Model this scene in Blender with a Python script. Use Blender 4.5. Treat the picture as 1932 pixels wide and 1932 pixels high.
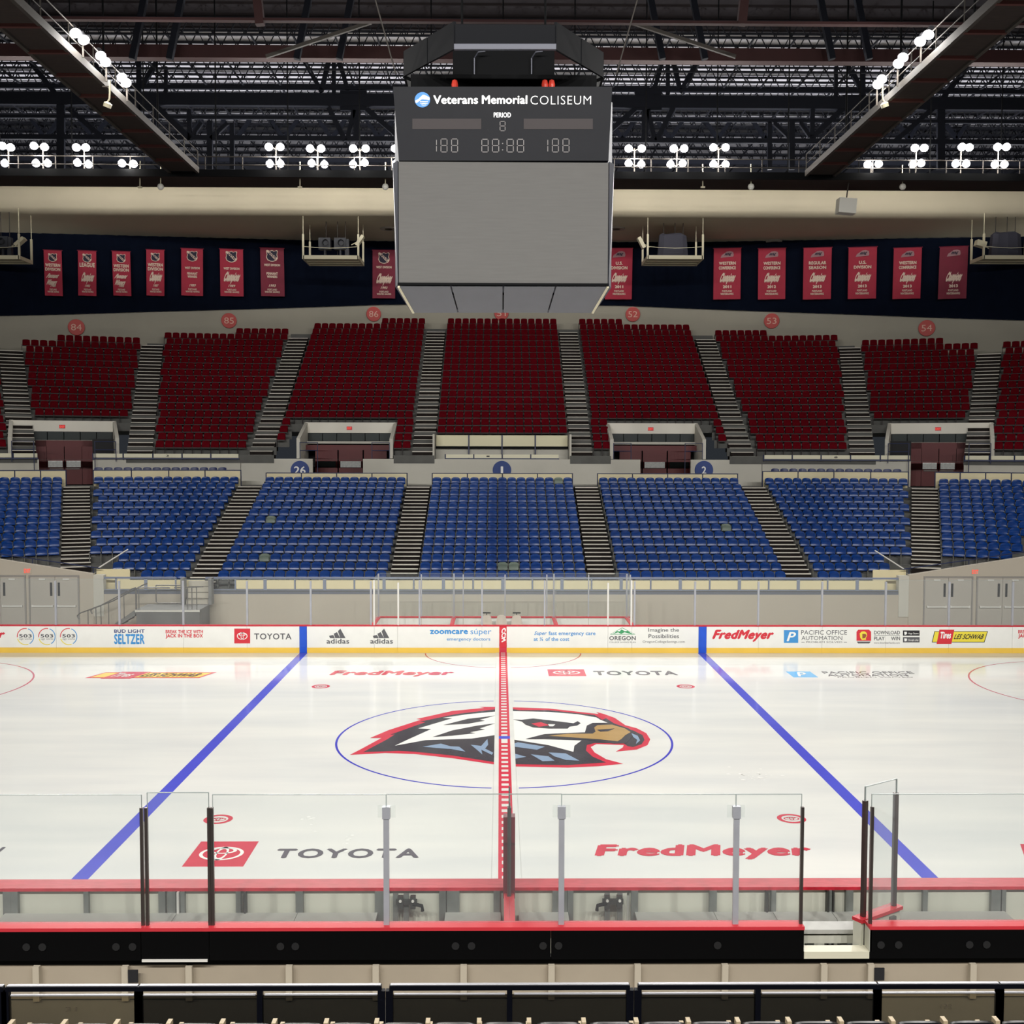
import bpy, math, random, re
from mathutils import Vector, Matrix
from mathutils.geometry import tessellate_polygon
random.seed(7)
for o in list(bpy.data.objects): bpy.data.objects.remove(o)
S = bpy.context.scene
COL = S.collection

# ------------------------------------------------------------------ camera
F = 2079.5                                   # focal length in pixels of the 1932 px frame
CAM = Vector((-0.134, -29.773, 7.740))
PIT, YAW, ROL = 0.05207, 0.0110, 0.0024
_fw = Vector((math.sin(YAW)*math.cos(PIT), math.cos(YAW)*math.cos(PIT), -math.sin(PIT)))
_rt = Vector((math.cos(YAW), -math.sin(YAW), 0)); _up = _rt.cross(_fw)
RT = _rt*math.cos(ROL) + _up*math.sin(ROL); UP = _up*math.cos(ROL) - _rt*math.sin(ROL); FW = _fw
cd = bpy.data.cameras.new('camera'); cam = bpy.data.objects.new('camera', cd); COL.objects.link(cam)
cd.sensor_width = 36; cd.lens = F/1932*36; cd.clip_end = 400
cam.matrix_world = Matrix(((RT.x, UP.x, -FW.x, CAM.x), (RT.y, UP.y, -FW.y, CAM.y), (RT.z, UP.z, -FW.z, CAM.z), (0, 0, 0, 1)))
S.camera = cam

# ------------------------------------------------------------------ world, exposure
W = bpy.data.worlds.new('world'); S.world = W; W.use_nodes = True
W.node_tree.nodes['Background'].inputs[0].default_value = (0.75, 0.85, 1.0, 1)
W.node_tree.nodes['Background'].inputs[1].default_value = 0.03
S.view_settings.view_transform = 'Standard'; S.view_settings.look = 'None'
S.view_settings.gamma = 1; S.view_settings.use_curve_mapping = False
S.view_settings.exposure = 0.0
BANK_W = 7600.0      # beam of a floodlight bank, watts
SPILL_W = 760.0      # stray light round a floodlight bank, watts

# ------------------------------------------------------------------ helpers: measuring
def ray(px, py):
    return (FW + RT*((px-966)/F) + UP*((966-py)/F))
def at(px, py, Y):
    d = ray(px, py); return CAM + d*((Y-CAM.y)/d.y)
def ice_at(px, py, z=0.0):
    d = ray(px, py); return CAM + d*((z-CAM.z)/d.z)
def on_plane(px, py, p0, n):
    d = ray(px, py); return CAM + d*((p0-CAM).dot(n)/d.dot(n))
DY = 29.77                                   # depth from the camera = Y + DY
def zat(py, D):
    return at(966, py, D-DY).z

# ------------------------------------------------------------------ materials
def lin(c):
    return tuple((v/255/12.92 if v/255 <= .04045 else ((v/255+.055)/1.055)**2.4) for v in c)
MAT = {}
def mat(name, rgb, rough=.5, metal=0., noise=0., scale=3., emit=0., bump=0., spec=.5, stretch=None, rgb2=None):
    if name in MAT: return MAT[name]
    m = bpy.data.materials.new(name); m.use_nodes = True; nt = m.node_tree; b = nt.nodes['Principled BSDF']
    c = lin(rgb); b.inputs['Base Color'].default_value = (*c, 1); b.inputs['Roughness'].default_value = rough
    b.inputs['Metallic'].default_value = metal; b.inputs['Specular IOR Level'].default_value = spec
    if emit:
        b.inputs['Emission Color'].default_value = (*c, 1); b.inputs['Emission Strength'].default_value = emit
    if noise or bump:
        tc = nt.nodes.new('ShaderNodeTexCoord'); n = nt.nodes.new('ShaderNodeTexNoise')
        n.inputs['Scale'].default_value = scale; n.inputs['Detail'].default_value = 5
        src = tc.outputs['Object']
        if stretch:
            mp = nt.nodes.new('ShaderNodeMapping'); mp.inputs['Scale'].default_value = stretch
            nt.links.new(src, mp.inputs[0]); src = mp.outputs[0]
        nt.links.new(src, n.inputs['Vector'])
        if noise:
            r = nt.nodes.new('ShaderNodeValToRGB'); r.color_ramp.elements[0].position = .3; r.color_ramp.elements[1].position = .7
            k = 1-noise; c2 = lin(rgb2) if rgb2 else tuple(v*k for v in c)
            r.color_ramp.elements[0].color = (*c2, 1); r.color_ramp.elements[1].color = (*c, 1)
            nt.links.new(n.outputs[0], r.inputs[0]); nt.links.new(r.outputs[0], b.inputs['Base Color'])
        if bump:
            bp = nt.nodes.new('ShaderNodeBump'); bp.inputs['Strength'].default_value = bump
            nt.links.new(n.outputs[0], bp.inputs['Height']); nt.links.new(bp.outputs[0], b.inputs['Normal'])
    MAT[name] = m; return m
def glass_mat(name, tint, k0, k1):
    m = bpy.data.materials.new(name); m.use_nodes = True; nt = m.node_tree; nt.nodes.clear()
    o = nt.nodes.new('ShaderNodeOutputMaterial'); mx = nt.nodes.new('ShaderNodeMixShader')
    t = nt.nodes.new('ShaderNodeBsdfTransparent'); t.inputs[0].default_value = (*tint, 1)
    d = nt.nodes.new('ShaderNodeBsdfPrincipled'); d.inputs['Base Color'].default_value = (.75, .78, .8, 1); d.inputs['Roughness'].default_value = .06
    lw = nt.nodes.new('ShaderNodeLayerWeight'); lw.inputs[0].default_value = .25
    mr = nt.nodes.new('ShaderNodeMapRange'); mr.inputs[3].default_value = k0; mr.inputs[4].default_value = k1
    nt.links.new(lw.outputs[1], mr.inputs[0]); nt.links.new(mr.outputs[0], mx.inputs[0])
    nt.links.new(t.outputs[0], mx.inputs[1]); nt.links.new(d.outputs[0], mx.inputs[2]); nt.links.new(mx.outputs[0], o.inputs[0])
    MAT[name] = m; return m

ICE = mat('ice', (231, 231, 225), .12, spec=.22, noise=.1, scale=.5, stretch=(.3, 1.6, 1), rgb2=(215, 217, 215), bump=.01)
PAINT_BLUE = mat('ice_blue_paint', (84, 90, 208), .12, spec=.2, noise=.08, scale=2)
PAINT_CIRC = mat('ice_circle_blue', (70, 72, 190), .12, spec=.2)
PAINT_RED = mat('ice_red_paint', (214, 70, 88), .12, spec=.2, noise=.12, scale=3)
PAINT_THIN = mat('ice_thin_red', (196, 92, 112), .12, spec=.2)
PAINT_WHITE = mat('ice_white_paint', (243, 243, 238), .12, spec=.2)
PAINT_DARK = mat('ice_charcoal_paint', (78, 78, 84), .12, spec=.2, noise=.12, scale=2)
PAINT_GREY = mat('ice_grey_lettering', (100, 96, 104), .12, spec=.2)
PAINT_GOLD = mat('ice_gold_paint', (186, 154, 104), .12, spec=.2, noise=.1, scale=3)
PAINT_SLATE = mat('ice_slate_paint', (142, 164, 190), .12, spec=.2)
PAINT_YEL = mat('ice_yellow_paint', (244, 200, 80), .12, spec=.2)
PAINT_SKY = mat('ice_sky_paint', (104, 180, 232), .12, spec=.2)
BOARD = mat('board_white', (243, 243, 238), .35, noise=.05, scale=2)
KICK = mat('kick_yellow', (246, 204, 84), .4, noise=.07, scale=1.5)
CAP = mat('cap_red', (206, 50, 66), .45, spec=.2, noise=.25, scale=6, stretch=(1, 3, 1), rgb2=(186, 30, 48))
CAP2 = mat('cap_red_smooth', (206, 56, 66), .45, spec=.2, noise=.1, scale=1)
BLUE = mat('board_blue', (28, 88, 214), .35, noise=.1, scale=4)
AD_RED = mat('print_red', (214, 44, 60), .5)
AD_GREY = mat('print_grey', (92, 92, 96), .5)
AD_BLUE = mat('print_blue', (64, 148, 214), .5)
AD_NAVY = mat('print_navy', (60, 74, 130), .5)
AD_GREEN = mat('print_green', (60, 156, 100), .5)
AD_YEL = mat('print_yellow', (240, 222, 70), .5)
AD_BLK = mat('print_black', (40, 38, 40), .5)
AD_WHT = mat('print_white', (246, 246, 244), .5)
AD_BROWN = mat('print_brown', (150, 84, 52), .5)
POST = mat('post_metal', (178, 180, 188), .35, .2, noise=.1, scale=4)
POSTD = mat('post_dark_metal', (96, 88, 86), .35, .7)
POSTW = mat('post_white_edge', (226, 224, 218), .4)
STEEL = mat('galvanised_steel', (132, 136, 132), .5, .35, noise=.25, scale=5)
STEELD = mat('dark_frame_steel', (66, 66, 64), .5, .4)
GREYB = mat('shelf_grey', (178, 178, 172), .5, noise=.06, scale=2)
BACKB = mat('board_back_cream', (206, 206, 192), .55, noise=.1, scale=1.2)
BLACKB = mat('black_band', (4, 4, 5), .6, spec=.1)
BEIGE = mat('beige_wall_paint', (172, 160, 142), .7, noise=.1, scale=1.2)
WALL = mat('front_wall_paint', (190, 181, 166), .6, noise=.05, scale=.6)
DOORM = mat('door_paint', (184, 178, 168), .5, noise=.04, scale=1)
WALLG = mat('grey_wall_paint', (204, 201, 190), .7, noise=.08, scale=.7)
CREAM = mat('cream_panel', (232, 220, 180), .5, noise=.05, scale=1)
NAVY = mat('navy_rail', (34, 44, 80), .45)
CONC = mat('tier_concrete', (100, 100, 97), .85, noise=.2, scale=1.5)
STEP = mat('step_dark', (44, 39, 37), .9, spec=.1, noise=.3, scale=5)
NOSE = mat('step_nosing', (222, 216, 204), .6)
SEATB = mat('seat_blue', (11, 52, 118), .24, noise=.3, scale=5, rgb2=(17, 66, 142), spec=.35)
SEATG = mat('seat_faded', (110, 124, 112), .45)
SEATR = mat('seat_red', (97, 4, 18), .7, noise=.25, scale=6, spec=.04)
SEATF = mat('seat_frame_grey', (112, 112, 106), .5, .3)
FRAMER = mat('upper_seat_frame', (76, 70, 70), .7, spec=.2)
NEARS = mat('near_seat_black', (20, 22, 26), .4)
ARMR = mat('armrest_wood', (206, 186, 150), .5)
DOORR = mat('door_oxblood', (96, 18, 24), .5, noise=.15, scale=1)
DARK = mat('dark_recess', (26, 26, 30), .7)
DGLASS = mat('dark_glazing', (56, 62, 62), .2)
LITWIN = mat('lit_door_glass', (206, 206, 200), .3, noise=.65, scale=8, emit=.25)
CURT = mat('navy_curtain', (11, 18, 34), .95, spec=.08, noise=.2, scale=1.2)
RIM = mat('rim_wall_paint', (168, 163, 148), .7, noise=.06, scale=.6)
FASC = mat('fascia_plaster', (214, 204, 178), .8, noise=.05, scale=.5)
BANN = mat('banner_red', (176, 34, 62), .7, noise=.12, scale=2)
BANND = mat('banner_maroon', (128, 28, 54), .7, noise=.12, scale=2)
BANT = mat('banner_print', (232, 208, 190), .7)
BANN2 = mat('banner_navy_print', (30, 26, 52), .7)
DISC = mat('sign_red', (190, 52, 44), .5)
DISCT = mat('sign_red_digits', (226, 180, 160), .5)
DISCB = mat('sign_blue', (26, 58, 128), .5)
EXITM = mat('exit_letters', (250, 90, 70), .5, emit=.45)
SBOX = mat('scoreboard_panel', (40, 41, 45), .6, spec=.2, noise=.06, scale=3)
SSCR = mat('video_screen', (106, 105, 103), .7, spec=.15, noise=.08, scale=5, stretch=(.3, 1, 4))
SFRM = mat('scoreboard_frame', (84, 86, 96), .45, .3)
SSKI = mat('scoreboard_skirt', (118, 120, 126), .7, noise=.06, scale=2)
SWHITE = mat('sign_lettering', (250, 250, 250), .5, emit=.35)
SLOGO = mat('sign_logo_blue', (84, 146, 220), .5, emit=.25)
SEG = mat('unlit_digit', (150, 146, 146), .5)
NAMEP = mat('name_display', (58, 52, 53), .6)
BLACKM = mat('black_metal', (11, 12, 14), .7, spec=.1)
HOOD = mat('hoist_hood', (30, 31, 34), .8, spec=.1)
BEAMR = mat('oxide_beam', (52, 20, 20), .8, noise=.2, scale=1)
TRUSS = mat('truss_steel', (24, 26, 33), .8, spec=.1)
JOIST = mat('joist_steel', (34, 35, 40), .8, spec=.1)
DECK_SHADE = mat('roof_deck_shaded', (34, 30, 32), .9, spec=.1)  # darker copy of the roof deck: shade put into the colour
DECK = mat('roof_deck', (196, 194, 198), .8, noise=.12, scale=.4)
CATW = mat('catwalk_grate', (52, 42, 38), .85, noise=.3, scale=2, stretch=(1, 6, 1))
CATR = mat('catwalk_rail', (72, 68, 64), .7, spec=.2)
IVORY = mat('ivory_steel', (222, 214, 184), .5)
LAMPB = mat('lamp_housing', (150, 150, 156), .4, .5)
LENS = mat('lamp_lens', (250, 250, 255), .3, emit=28.)
BULB = mat('white_globe', (240, 238, 228), .4)
REDL = mat('beacon_red', (200, 60, 44), .4, emit=.5)
SMOKE = glass_mat('smoked_panel', (.30, .29, .26), .30, .36)
MAT['smoked_panel'].node_tree.nodes['Principled BSDF'].inputs['Base Color'].default_value = (.02, .02, .02, 1)
for _m in ('smoked_panel',): MAT[_m].node_tree.nodes['Principled BSDF'].inputs['Specular IOR Level'].default_value = .1; MAT[_m].node_tree.nodes['Principled BSDF'].inputs['Roughness'].default_value = .3
TINT = glass_mat('tinted_panel', (.62, .58, .48), .22, .5)
MAT['tinted_panel'].node_tree.nodes['Principled BSDF'].inputs['Base Color'].default_value = (.12, .11, .09, 1)
GLASS = glass_mat('rink_glass', (.965, .975, .97), .035, .3)
GEDGE = mat('glass_edge', (150, 160, 158), .3)
FLOORC = mat('floor_concrete', (150, 148, 142), .7, noise=.1, scale=1)
RUBBER = mat('rubber_floor', (40, 40, 44), .8)

# ------------------------------------------------------------------ helpers: meshes
class MB:
    def __init__(s): s.v = []; s.f = []; s.m = []; s.cur = 0
    def add(s, vs, fs):
        n = len(s.v); s.v += [tuple(p) for p in vs]
        for f in fs: s.f.append(tuple(i+n for i in f)); s.m.append(s.cur)
        return s
    def box(s, x0, x1, y0, y1, z0, z1):
        return s.add([(x0,y0,z0),(x1,y0,z0),(x1,y1,z0),(x0,y1,z0),(x0,y0,z1),(x1,y0,z1),(x1,y1,z1),(x0,y1,z1)],
                     [(0,3,2,1),(4,5,6,7),(0,1,5,4),(1,2,6,5),(2,3,7,6),(3,0,4,7)])
    def hexa(s, p):                           # eight corners, bottom ring then top ring
        return s.add(p, [(0,3,2,1),(4,5,6,7),(0,1,5,4),(1,2,6,5),(2,3,7,6),(3,0,4,7)])
    def bar(s, p, q, w, h=None, up=(0,0,1)):
        p, q = Vector(p), Vector(q); h = h or w; d = (q-p).normalized(); u = Vector(up)
        if abs(d.dot(u)) > .98: u = Vector((0,1,0))
        a = d.cross(u).normalized()*w/2; b = a.cross(d).normalized()*h/2
        return s.hexa([p-a-b, p+a-b, p+a+b, p-a+b, q-a-b, q+a-b, q+a+b, q-a+b])
    def tube(s, pts, r, n=6, cap=True):
        pts = [Vector(p) for p in pts]; base = len(s.v); last = None
        rr = r if isinstance(r, (list, tuple)) else [r]*len(pts)
        for i, p in enumerate(pts):
            d = (pts[min(i+1, len(pts)-1)]-pts[max(i-1, 0)]).normalized()
            u = last or (Vector((0,0,1)) if abs(d.z) < .95 else Vector((0,1,0)))
            a = d.cross(u).normalized(); b = a.cross(d).normalized(); last = b
            for k in range(n):
                t = 2*math.pi*k/n; s.v.append(tuple(p+(a*math.cos(t)+b*math.sin(t))*rr[i]))
        for i in range(len(pts)-1):
            for k in range(n):
                k2 = (k+1) % n; o = base+i*n
                s.f.append((o+k, o+k2, o+n+k2, o+n+k)); s.m.append(s.cur)
        if cap:
            s.f.append(tuple(base+k for k in range(n))); s.m.append(s.cur)
            o = base+(len(pts)-1)*n; s.f.append(tuple(o+n-1-k for k in range(n))); s.m.append(s.cur)
        return s
    def lathe(s, prof, n=12, org=(0,0,0), axis=(0,0,1)):
        a = Vector(axis).normalized(); u = a.orthogonal().normalized(); w = a.cross(u); o = Vector(org); base = len(s.v)
        for r, h in prof:
            for k in range(n):
                t = 2*math.pi*k/n; s.v.append(tuple(o+a*h+(u*math.cos(t)+w*math.sin(t))*max(r, 1e-4)))
        for i in range(len(prof)-1):
            for k in range(n):
                k2 = (k+1) % n; q = base+i*n; s.f.append((q+k, q+k2, q+n+k2, q+n+k)); s.m.append(s.cur)
        return s
    def poly(s, pts):                          # filled flat polygon (concave allowed)
        pts = [Vector(p) for p in pts]
        tri = tessellate_polygon([pts]); return s.add(pts, [tuple(t) for t in tri])
    def prism(s, pts, off):                    # filled polygon extruded by a vector
        pts = [Vector(p) for p in pts]; off = Vector(off); n = len(pts); tri = tessellate_polygon([pts])
        fs = [tuple(t) for t in tri]+[tuple(i+n for i in reversed(t)) for t in tri]
        fs += [(i, (i+1) % n, (i+1) % n+n, i+n) for i in range(n)]
        return s.add(pts+[p+off for p in pts], fs)
    def ring(s, c, U, V, r0, r1, n=48, t0=0., t1=2*math.pi):
        c, U, V = Vector(c), Vector(U), Vector(V); full = abs(t1-t0-2*math.pi) < 1e-6; b = len(s.v); m = n if full else n+1
        for k in range(m):
            t = t0+(t1-t0)*k/n; d = U*math.cos(t)+V*math.sin(t); s.v += [tuple(c+d*r0), tuple(c+d*r1)]
        for k in range(n):
            a, e = b+2*k, b+2*((k+1) % m); s.f.append((a, a+1, e+1, e)); s.m.append(s.cur)
        return s
    def disc(s, c, U, V, n=32):
        c, U, V = Vector(c), Vector(U), Vector(V)
        return s.add([c+U*math.cos(2*math.pi*k/n)+V*math.sin(2*math.pi*k/n) for k in range(n)], [tuple(range(n))])
    def xf(s, M):
        s.v = [tuple(M @ Vector(p)) for p in s.v]; return s
    def merge(s, o, M=None):
        return s.add([M @ Vector(p) for p in o.v] if M else o.v, o.f)
    def mesh(s, name, mats, smooth=False):
        me = bpy.data.meshes.new(name); me.from_pydata(s.v, [], s.f); me.update()
        for m in (mats if isinstance(mats, (list, tuple)) else [mats]): me.materials.append(m)
        if any(s.m): me.polygons.foreach_set('material_index', s.m)
        if smooth: me.polygons.foreach_set('use_smooth', [True]*len(me.polygons))
        return me
    def build(s, name, mats, parent=None, smooth=False):
        return link(name, s.mesh(name, mats, smooth), parent)
def link(name, me, parent=None, loc=None, rz=None):
    o = bpy.data.objects.new(name, me); COL.objects.link(o)
    if parent: o.parent = parent
    if loc is not None: o.location = loc
    if rz is not None: o.rotation_euler = (0, 0, rz)
    return o
_o = 'zero one two three four five six seven eight nine ten eleven twelve thirteen'.split()
_t = {2: 'twenty', 3: 'thirty', 5: 'fifty', 8: 'eighty', 9: 'ninety'}
def words(n):
    n = int(n)
    if n > 1000: return ('nineteen-' if n < 2000 else 'twenty-')+words(n % 100)
    if n < 14: return _o[n]
    return _t[n//10]+('-'+_o[n % 10] if n % 10 else '')
def spell(s): return re.sub(r'\d+', lambda m: words(m.group()), s)
def tag(o, label, cat, group=None):
    o['label'] = spell(label); o['category'] = cat
    if group: o['group'] = group
    return o
def thing(name, label, cat, group=None, loc=(0,0,0)):
    o = bpy.data.objects.new(name, None); COL.objects.link(o); o.location = loc; o.empty_display_size = .2
    return tag(o, label, cat, group)
def struct(o): o['kind'] = 'structure'; return o
def stuff(o): o['kind'] = 'stuff'; return o
def B(*a): return MB().box(*a)

# ------------------------------------------------------------------ helpers: lettering (flat print, built-in font)
_tc = {}; _te = {}
def tverts(s, bold=0., sp=1.):
    k = (s, bold, sp)
    if k not in _tc:
        cu = bpy.data.curves.new('t', 'FONT'); cu.body = s; cu.size = 1; cu.offset = bold; cu.space_character = sp
        cu.resolution_u = 3; cu.fill_mode = 'FRONT'
        ob = bpy.data.objects.new('t', cu); me = ob.to_mesh()
        vs = [(v.co.x, v.co.y) for v in me.vertices]; fs = [tuple(p.vertices) for p in me.polygons]
        ob.to_mesh_clear(); bpy.data.objects.remove(ob); bpy.data.curves.remove(cu)
        x0, x1 = min(v[0] for v in vs), max(v[0] for v in vs); y0, y1 = min(v[1] for v in vs), max(v[1] for v in vs)
        _te[k] = (x1-x0, y1-y0)
        _tc[k] = ([((x-x0)/(x1-x0), (y-y0)/(y1-y0)) for x, y in vs], fs)
    return _tc[k]
def text_mb(s, O, U, V, bold=0., shear=0., sp=1., mb=None):
    """flat lettering in the rectangle O, U, V; weight comes from a small outline offset plus shifted copies of the strokes"""
    off = 0. if bold > 0 else bold; ex = max(0., bold)
    vs, fs = tverts(s, off, sp*(1+bold*1.2)); we, he = _te[(s, off, sp*(1+bold*1.2))]; O, U, V = Vector(O), Vector(U), Vector(V); mb = mb or MB()
    bx, by = ex/we, ex*.8/he
    N = U.cross(V).normalized()*.001          # each shifted copy lies a millimetre proud of the last
    for i, (dx, dy) in enumerate(((0, 0),) if ex <= 0 else ((-1, 0), (1, 0), (0, -1), (0, 1), (0, 0))):
        pts = []
        for u, v in vs:
            v2 = v*(1-2*by)+by+dy*by; u2 = u*(1-2*bx)+bx+dx*bx; pts.append(O+U*((u2+shear*v2)/(1+abs(shear)))+V*v2+N*i)
        mb.add(pts, fs)
    return mb

# ================================================================== ICE SHEET AND ITS PAINT
ft = .3048
RW = 12.95                                    # half width of the rink
ice = struct(B(-30.4, 30.4, -RW-.05, RW+.05, -.03, 0).build('floor', ICE)); ice['label'] = 'white skating ice of the rink'
slab = struct(B(-60, 60, -16.0, 20.5, -.3, -.035).build('floor', FLOORC)); slab['label'] = 'concrete arena floor around the rink'
ZI = .002
def flat(pts, z): return [(p[0], p[1], z) for p in pts]
def ice_part(mb, name, m, label=None, parent=None):
    o = mb.build(name, m, parent or ice)
    if label: o['label'] = label
    return o
BLX = 25.5*ft
for s in (-1, 1):
    ice_part(B(s*BLX-.1524, s*BLX+.1524, -RW, RW, 0, ZI), 'blue_line', PAINT_BLUE)
# white gap beside the centre line, then the checked red line
# centre circle
for t0, t1 in ((math.radians(-86), math.radians(86)), (math.radians(94), math.radians(266))):
    ice_part(MB().ring((0,0,ZI), (1,0,0), (0,1,0), 15*ft-.06, 15*ft, 64, t0, t1), 'circle_arc', PAINT_CIRC)
for s in (-1, 1):                             # officials' crease at the far boards
    t0, t1 = (math.radians(182), math.radians(266)) if s < 0 else (math.radians(274), math.radians(358))
    ice_part(MB().ring((0,RW,ZI), (1,0,0), (0,1,0), 10*ft-.05, 10*ft, 40, t0, t1), 'crease_arc', PAINT_THIN)
    for q in (-1, 1):
        ice_part(MB().ring((s*20.55, q*22*ft, ZI), (1,0,0), (0,1,0), 15*ft-.06, 15*ft, 72), 'faceoff_circle', PAINT_THIN)
        d = ice_part(MB().ring((s*20*ft, q*22*ft, ZI), (1,0,0), (0,1,0), .21, .305, 32), 'faceoff_dot', PAINT_RED)
        mb = MB().ring((s*20*ft, q*22*ft, ZI), (.17,0,0), (0,.11,0), .8, 1, 24).ring((s*20*ft, q*22*ft, ZI), (.05,0,0), (0,.11,0), .6, 1, 16)
        mb.ring((s*20*ft, q*22*ft+.05, ZI), (.11,0,0), (0,.05,0), .6, 1, 16)
        ice_part(mb, 'emblem', PAINT_RED, parent=d)
# hawk head crest, traced on the ice
def crop_pts(lst, z): return [tuple(ice_at(600+x/2.76, 1300+y/2.76, z)) for x, y in lst]
crest = ice_part(MB().poly(crop_pts([(165,343),(225,312),(330,255),(270,255),(370,213),(535,160),(512,156),(700,114),(865,98),(836,93),(925,93),(1010,95),(1200,101),(1462,130),(1448,119),(1490,130),(1545,150),(1600,188),(1660,204),(1710,230),(1730,262),(1716,292),(1660,315),(1550,326),(1586,305),(1592,292),(1450,286),(1420,302),(1440,330),(1500,365),(1590,389),(1460,402),(1300,409),(1020,403),(922,393),(700,360),(500,338),(350,333)], .003)), 'hawk_crest', PAINT_RED, 'hawk head crest painted inside the centre circle')
def crest_part(name, m, z, lst): return ice_part(MB().poly(crop_pts(lst, z)), name, m, parent=crest)
crest_part('dark_plumage', PAINT_DARK, .005, [(235,328),(360,262),(400,236),(375,238),(560,172),(530,170),(720,130),(920,106),(1010,104),(1050,110),(1200,110),(1440,135),(1480,160),(1500,152),(1560,190),(1600,210),(1640,215),(1690,240),(1700,265),(1685,287),(1640,302),(1612,297),(1592,283),(1440,281),(1400,291),(1395,320),(1430,352),(1500,382),(1300,396),(1020,391),(922,381),(700,346),(500,326),(420,322)])
crest_part('white_face', PAINT_WHITE, .007, [(400,295),(470,262),(590,208),(522,205),(700,152),(650,150),(780,131),(920,118),(1010,115),(1200,119),(1350,131),(1450,148),(1470,160),(1520,180),(1430,178),(1400,195),(1395,228),(1200,236),(1080,262),(1180,262),(1372,268),(1335,295),(1330,327),(1200,292),(1010,262),(920,240),(800,258),(560,266)])
crest_part('dark_feather', PAINT_DARK, .009, [(650,188),(780,155),(925,138),(842,160),(870,165),(780,181)])
crest_part('dark_feather', PAINT_DARK, .009, [(595,250),(700,215),(830,190),(925,178),(842,205),(870,210),(792,225),(820,230),(700,243)])
crest_part('eye', PAINT_DARK, .009, [(1012,158),(1060,160),(1120,153),(1200,162),(1330,178),(1352,167),(1368,178),(1350,190),(1310,196),(1300,206),(1200,206),(1120,200),(1080,186),(1062,170)])
crest_part('iris', PAINT_RED, .011, [(1110,180),(1160,172),(1205,188),(1150,197)])
crest_part('eye_glint', PAINT_WHITE, .011, [(1198,183),(1236,184),(1224,194),(1205,194)])
crest_part('beak_outline', PAINT_DARK, .009, [(1078,260),(1180,234),(1390,225),(1400,190),(1430,176),(1530,175),(1620,206),(1652,230),(1605,282),(1540,284),(1400,264),(1200,252)])
crest_part('beak', PAINT_GOLD, .011, [(1438,200),(1455,188),(1530,185),(1598,205),(1628,224),(1600,240),(1580,260),(1560,272),(1470,262),(1200,243),(1300,233),(1430,232),(1445,222)])
crest_part('nostril', PAINT_DARK, .013, [(1452,212),(1500,208),(1545,205),(1510,220),(1470,222)])
crest_part('beak_glint', PAINT_SLATE, .011, [(1632,230),(1665,243),(1677,268),(1655,287),(1662,265),(1642,250)])
for lst in ([(545,300),(640,284),(690,298),(735,300),(768,326),(690,312),(640,309)], [(795,290),(850,296),(882,260),(886,290),(870,310),(912,331),(906,343),(850,316),(856,341),(820,310)],
            [(1018,285),(1040,277),(1120,290),(1182,300),(1140,316),(1080,308),(1020,300)], [(1108,340),(1200,350),(1232,373),(1170,376)],
            [(1200,330),(1290,335),(1362,373),(1290,369),(1230,350)], [(1020,335),(1084,353),(1020,364)]):
    crest_part('slate_feather', PAINT_SLATE, .009, lst)
# centre line over it
ice_part(B(-.27, .27, -RW, RW, .012, .014), 'line_border', ICE)
cl = MB().box(-.1524, -.085, -RW, RW, .014, .017).box(.085, .1524, -RW, RW, .014, .017)
yy = -RW
while yy < RW-.1:
    if abs(yy+.11) > .3: cl.box(-.085, .085, yy, yy+.19, .014, .017)
    yy += .38
centre_line = ice_part(cl, 'centre_line', PAINT_RED)
ice_part(B(-.1524, .1524, -.14, .14, .017, .019), 'centre_spot', PAINT_BLUE)
# lettering on the ice
def ice_rect(px0, px1, yt, yb):
    ym = (yt+yb)/2; x0, x1 = ice_at(px0, ym).x, ice_at(px1, ym).x; y1, y0 = ice_at(966, yt).y, ice_at(966, yb).y
    return x0, x1, y0, y1
def ice_text(s, px0, px1, yt, yb, m, bold=0., shear=0., name='ice_lettering', parent=None, z=.003, sp=1.):
    x0, x1, y0, y1 = ice_rect(px0, px1, yt, yb)
    return ice_part(text_mb(s, (x0,y0,z), (x1-x0,0,0), (0,y1-y0,0), bold, shear, sp), name, m, parent=parent)
def oval_emblem(c, U, V):
    return MB().ring(c, U, V, .84, 1, 40).ring(c, Vector(U)*.28, V, .68, 1, 24).ring(Vector(c)+Vector(V)*.42, Vector(U)*.62, Vector(V)*.46, .74, 1, 28)
for px0, px1, yt, yb, t in ((362, 474, 1587, 1634, (520, 792, 1601, 1619)), (1034, 1104, 1263, 1275.5, (1120, 1277, 1266, 1274))):
    x0, x1, y0, y1 = ice_rect(px0, px1, yt, yb)
    p = ice_part(B(x0, x1, y0, y1, 0, .003), 'ice_advert_block', PAINT_RED, 'red painted block with white oval emblem')
    ice_part(oval_emblem(((x0+x1)/2, (y0+y1)/2, .005), ((x1-x0)*.37,0,0), (0,(y1-y0)*.27,0)), 'emblem', PAINT_WHITE, parent=p)
    ice_text('TOYOTA', *t, PAINT_GREY, bold=.035, sp=1.1)
ice_text('FredMeyer', 1116, 1540, 1594, 1622.5, PAINT_RED, bold=.05, shear=.04)
ice_text('FredMeyer', 620, 860, 1265.5, 1276.5, PAINT_RED, bold=.05, shear=.04)
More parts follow.
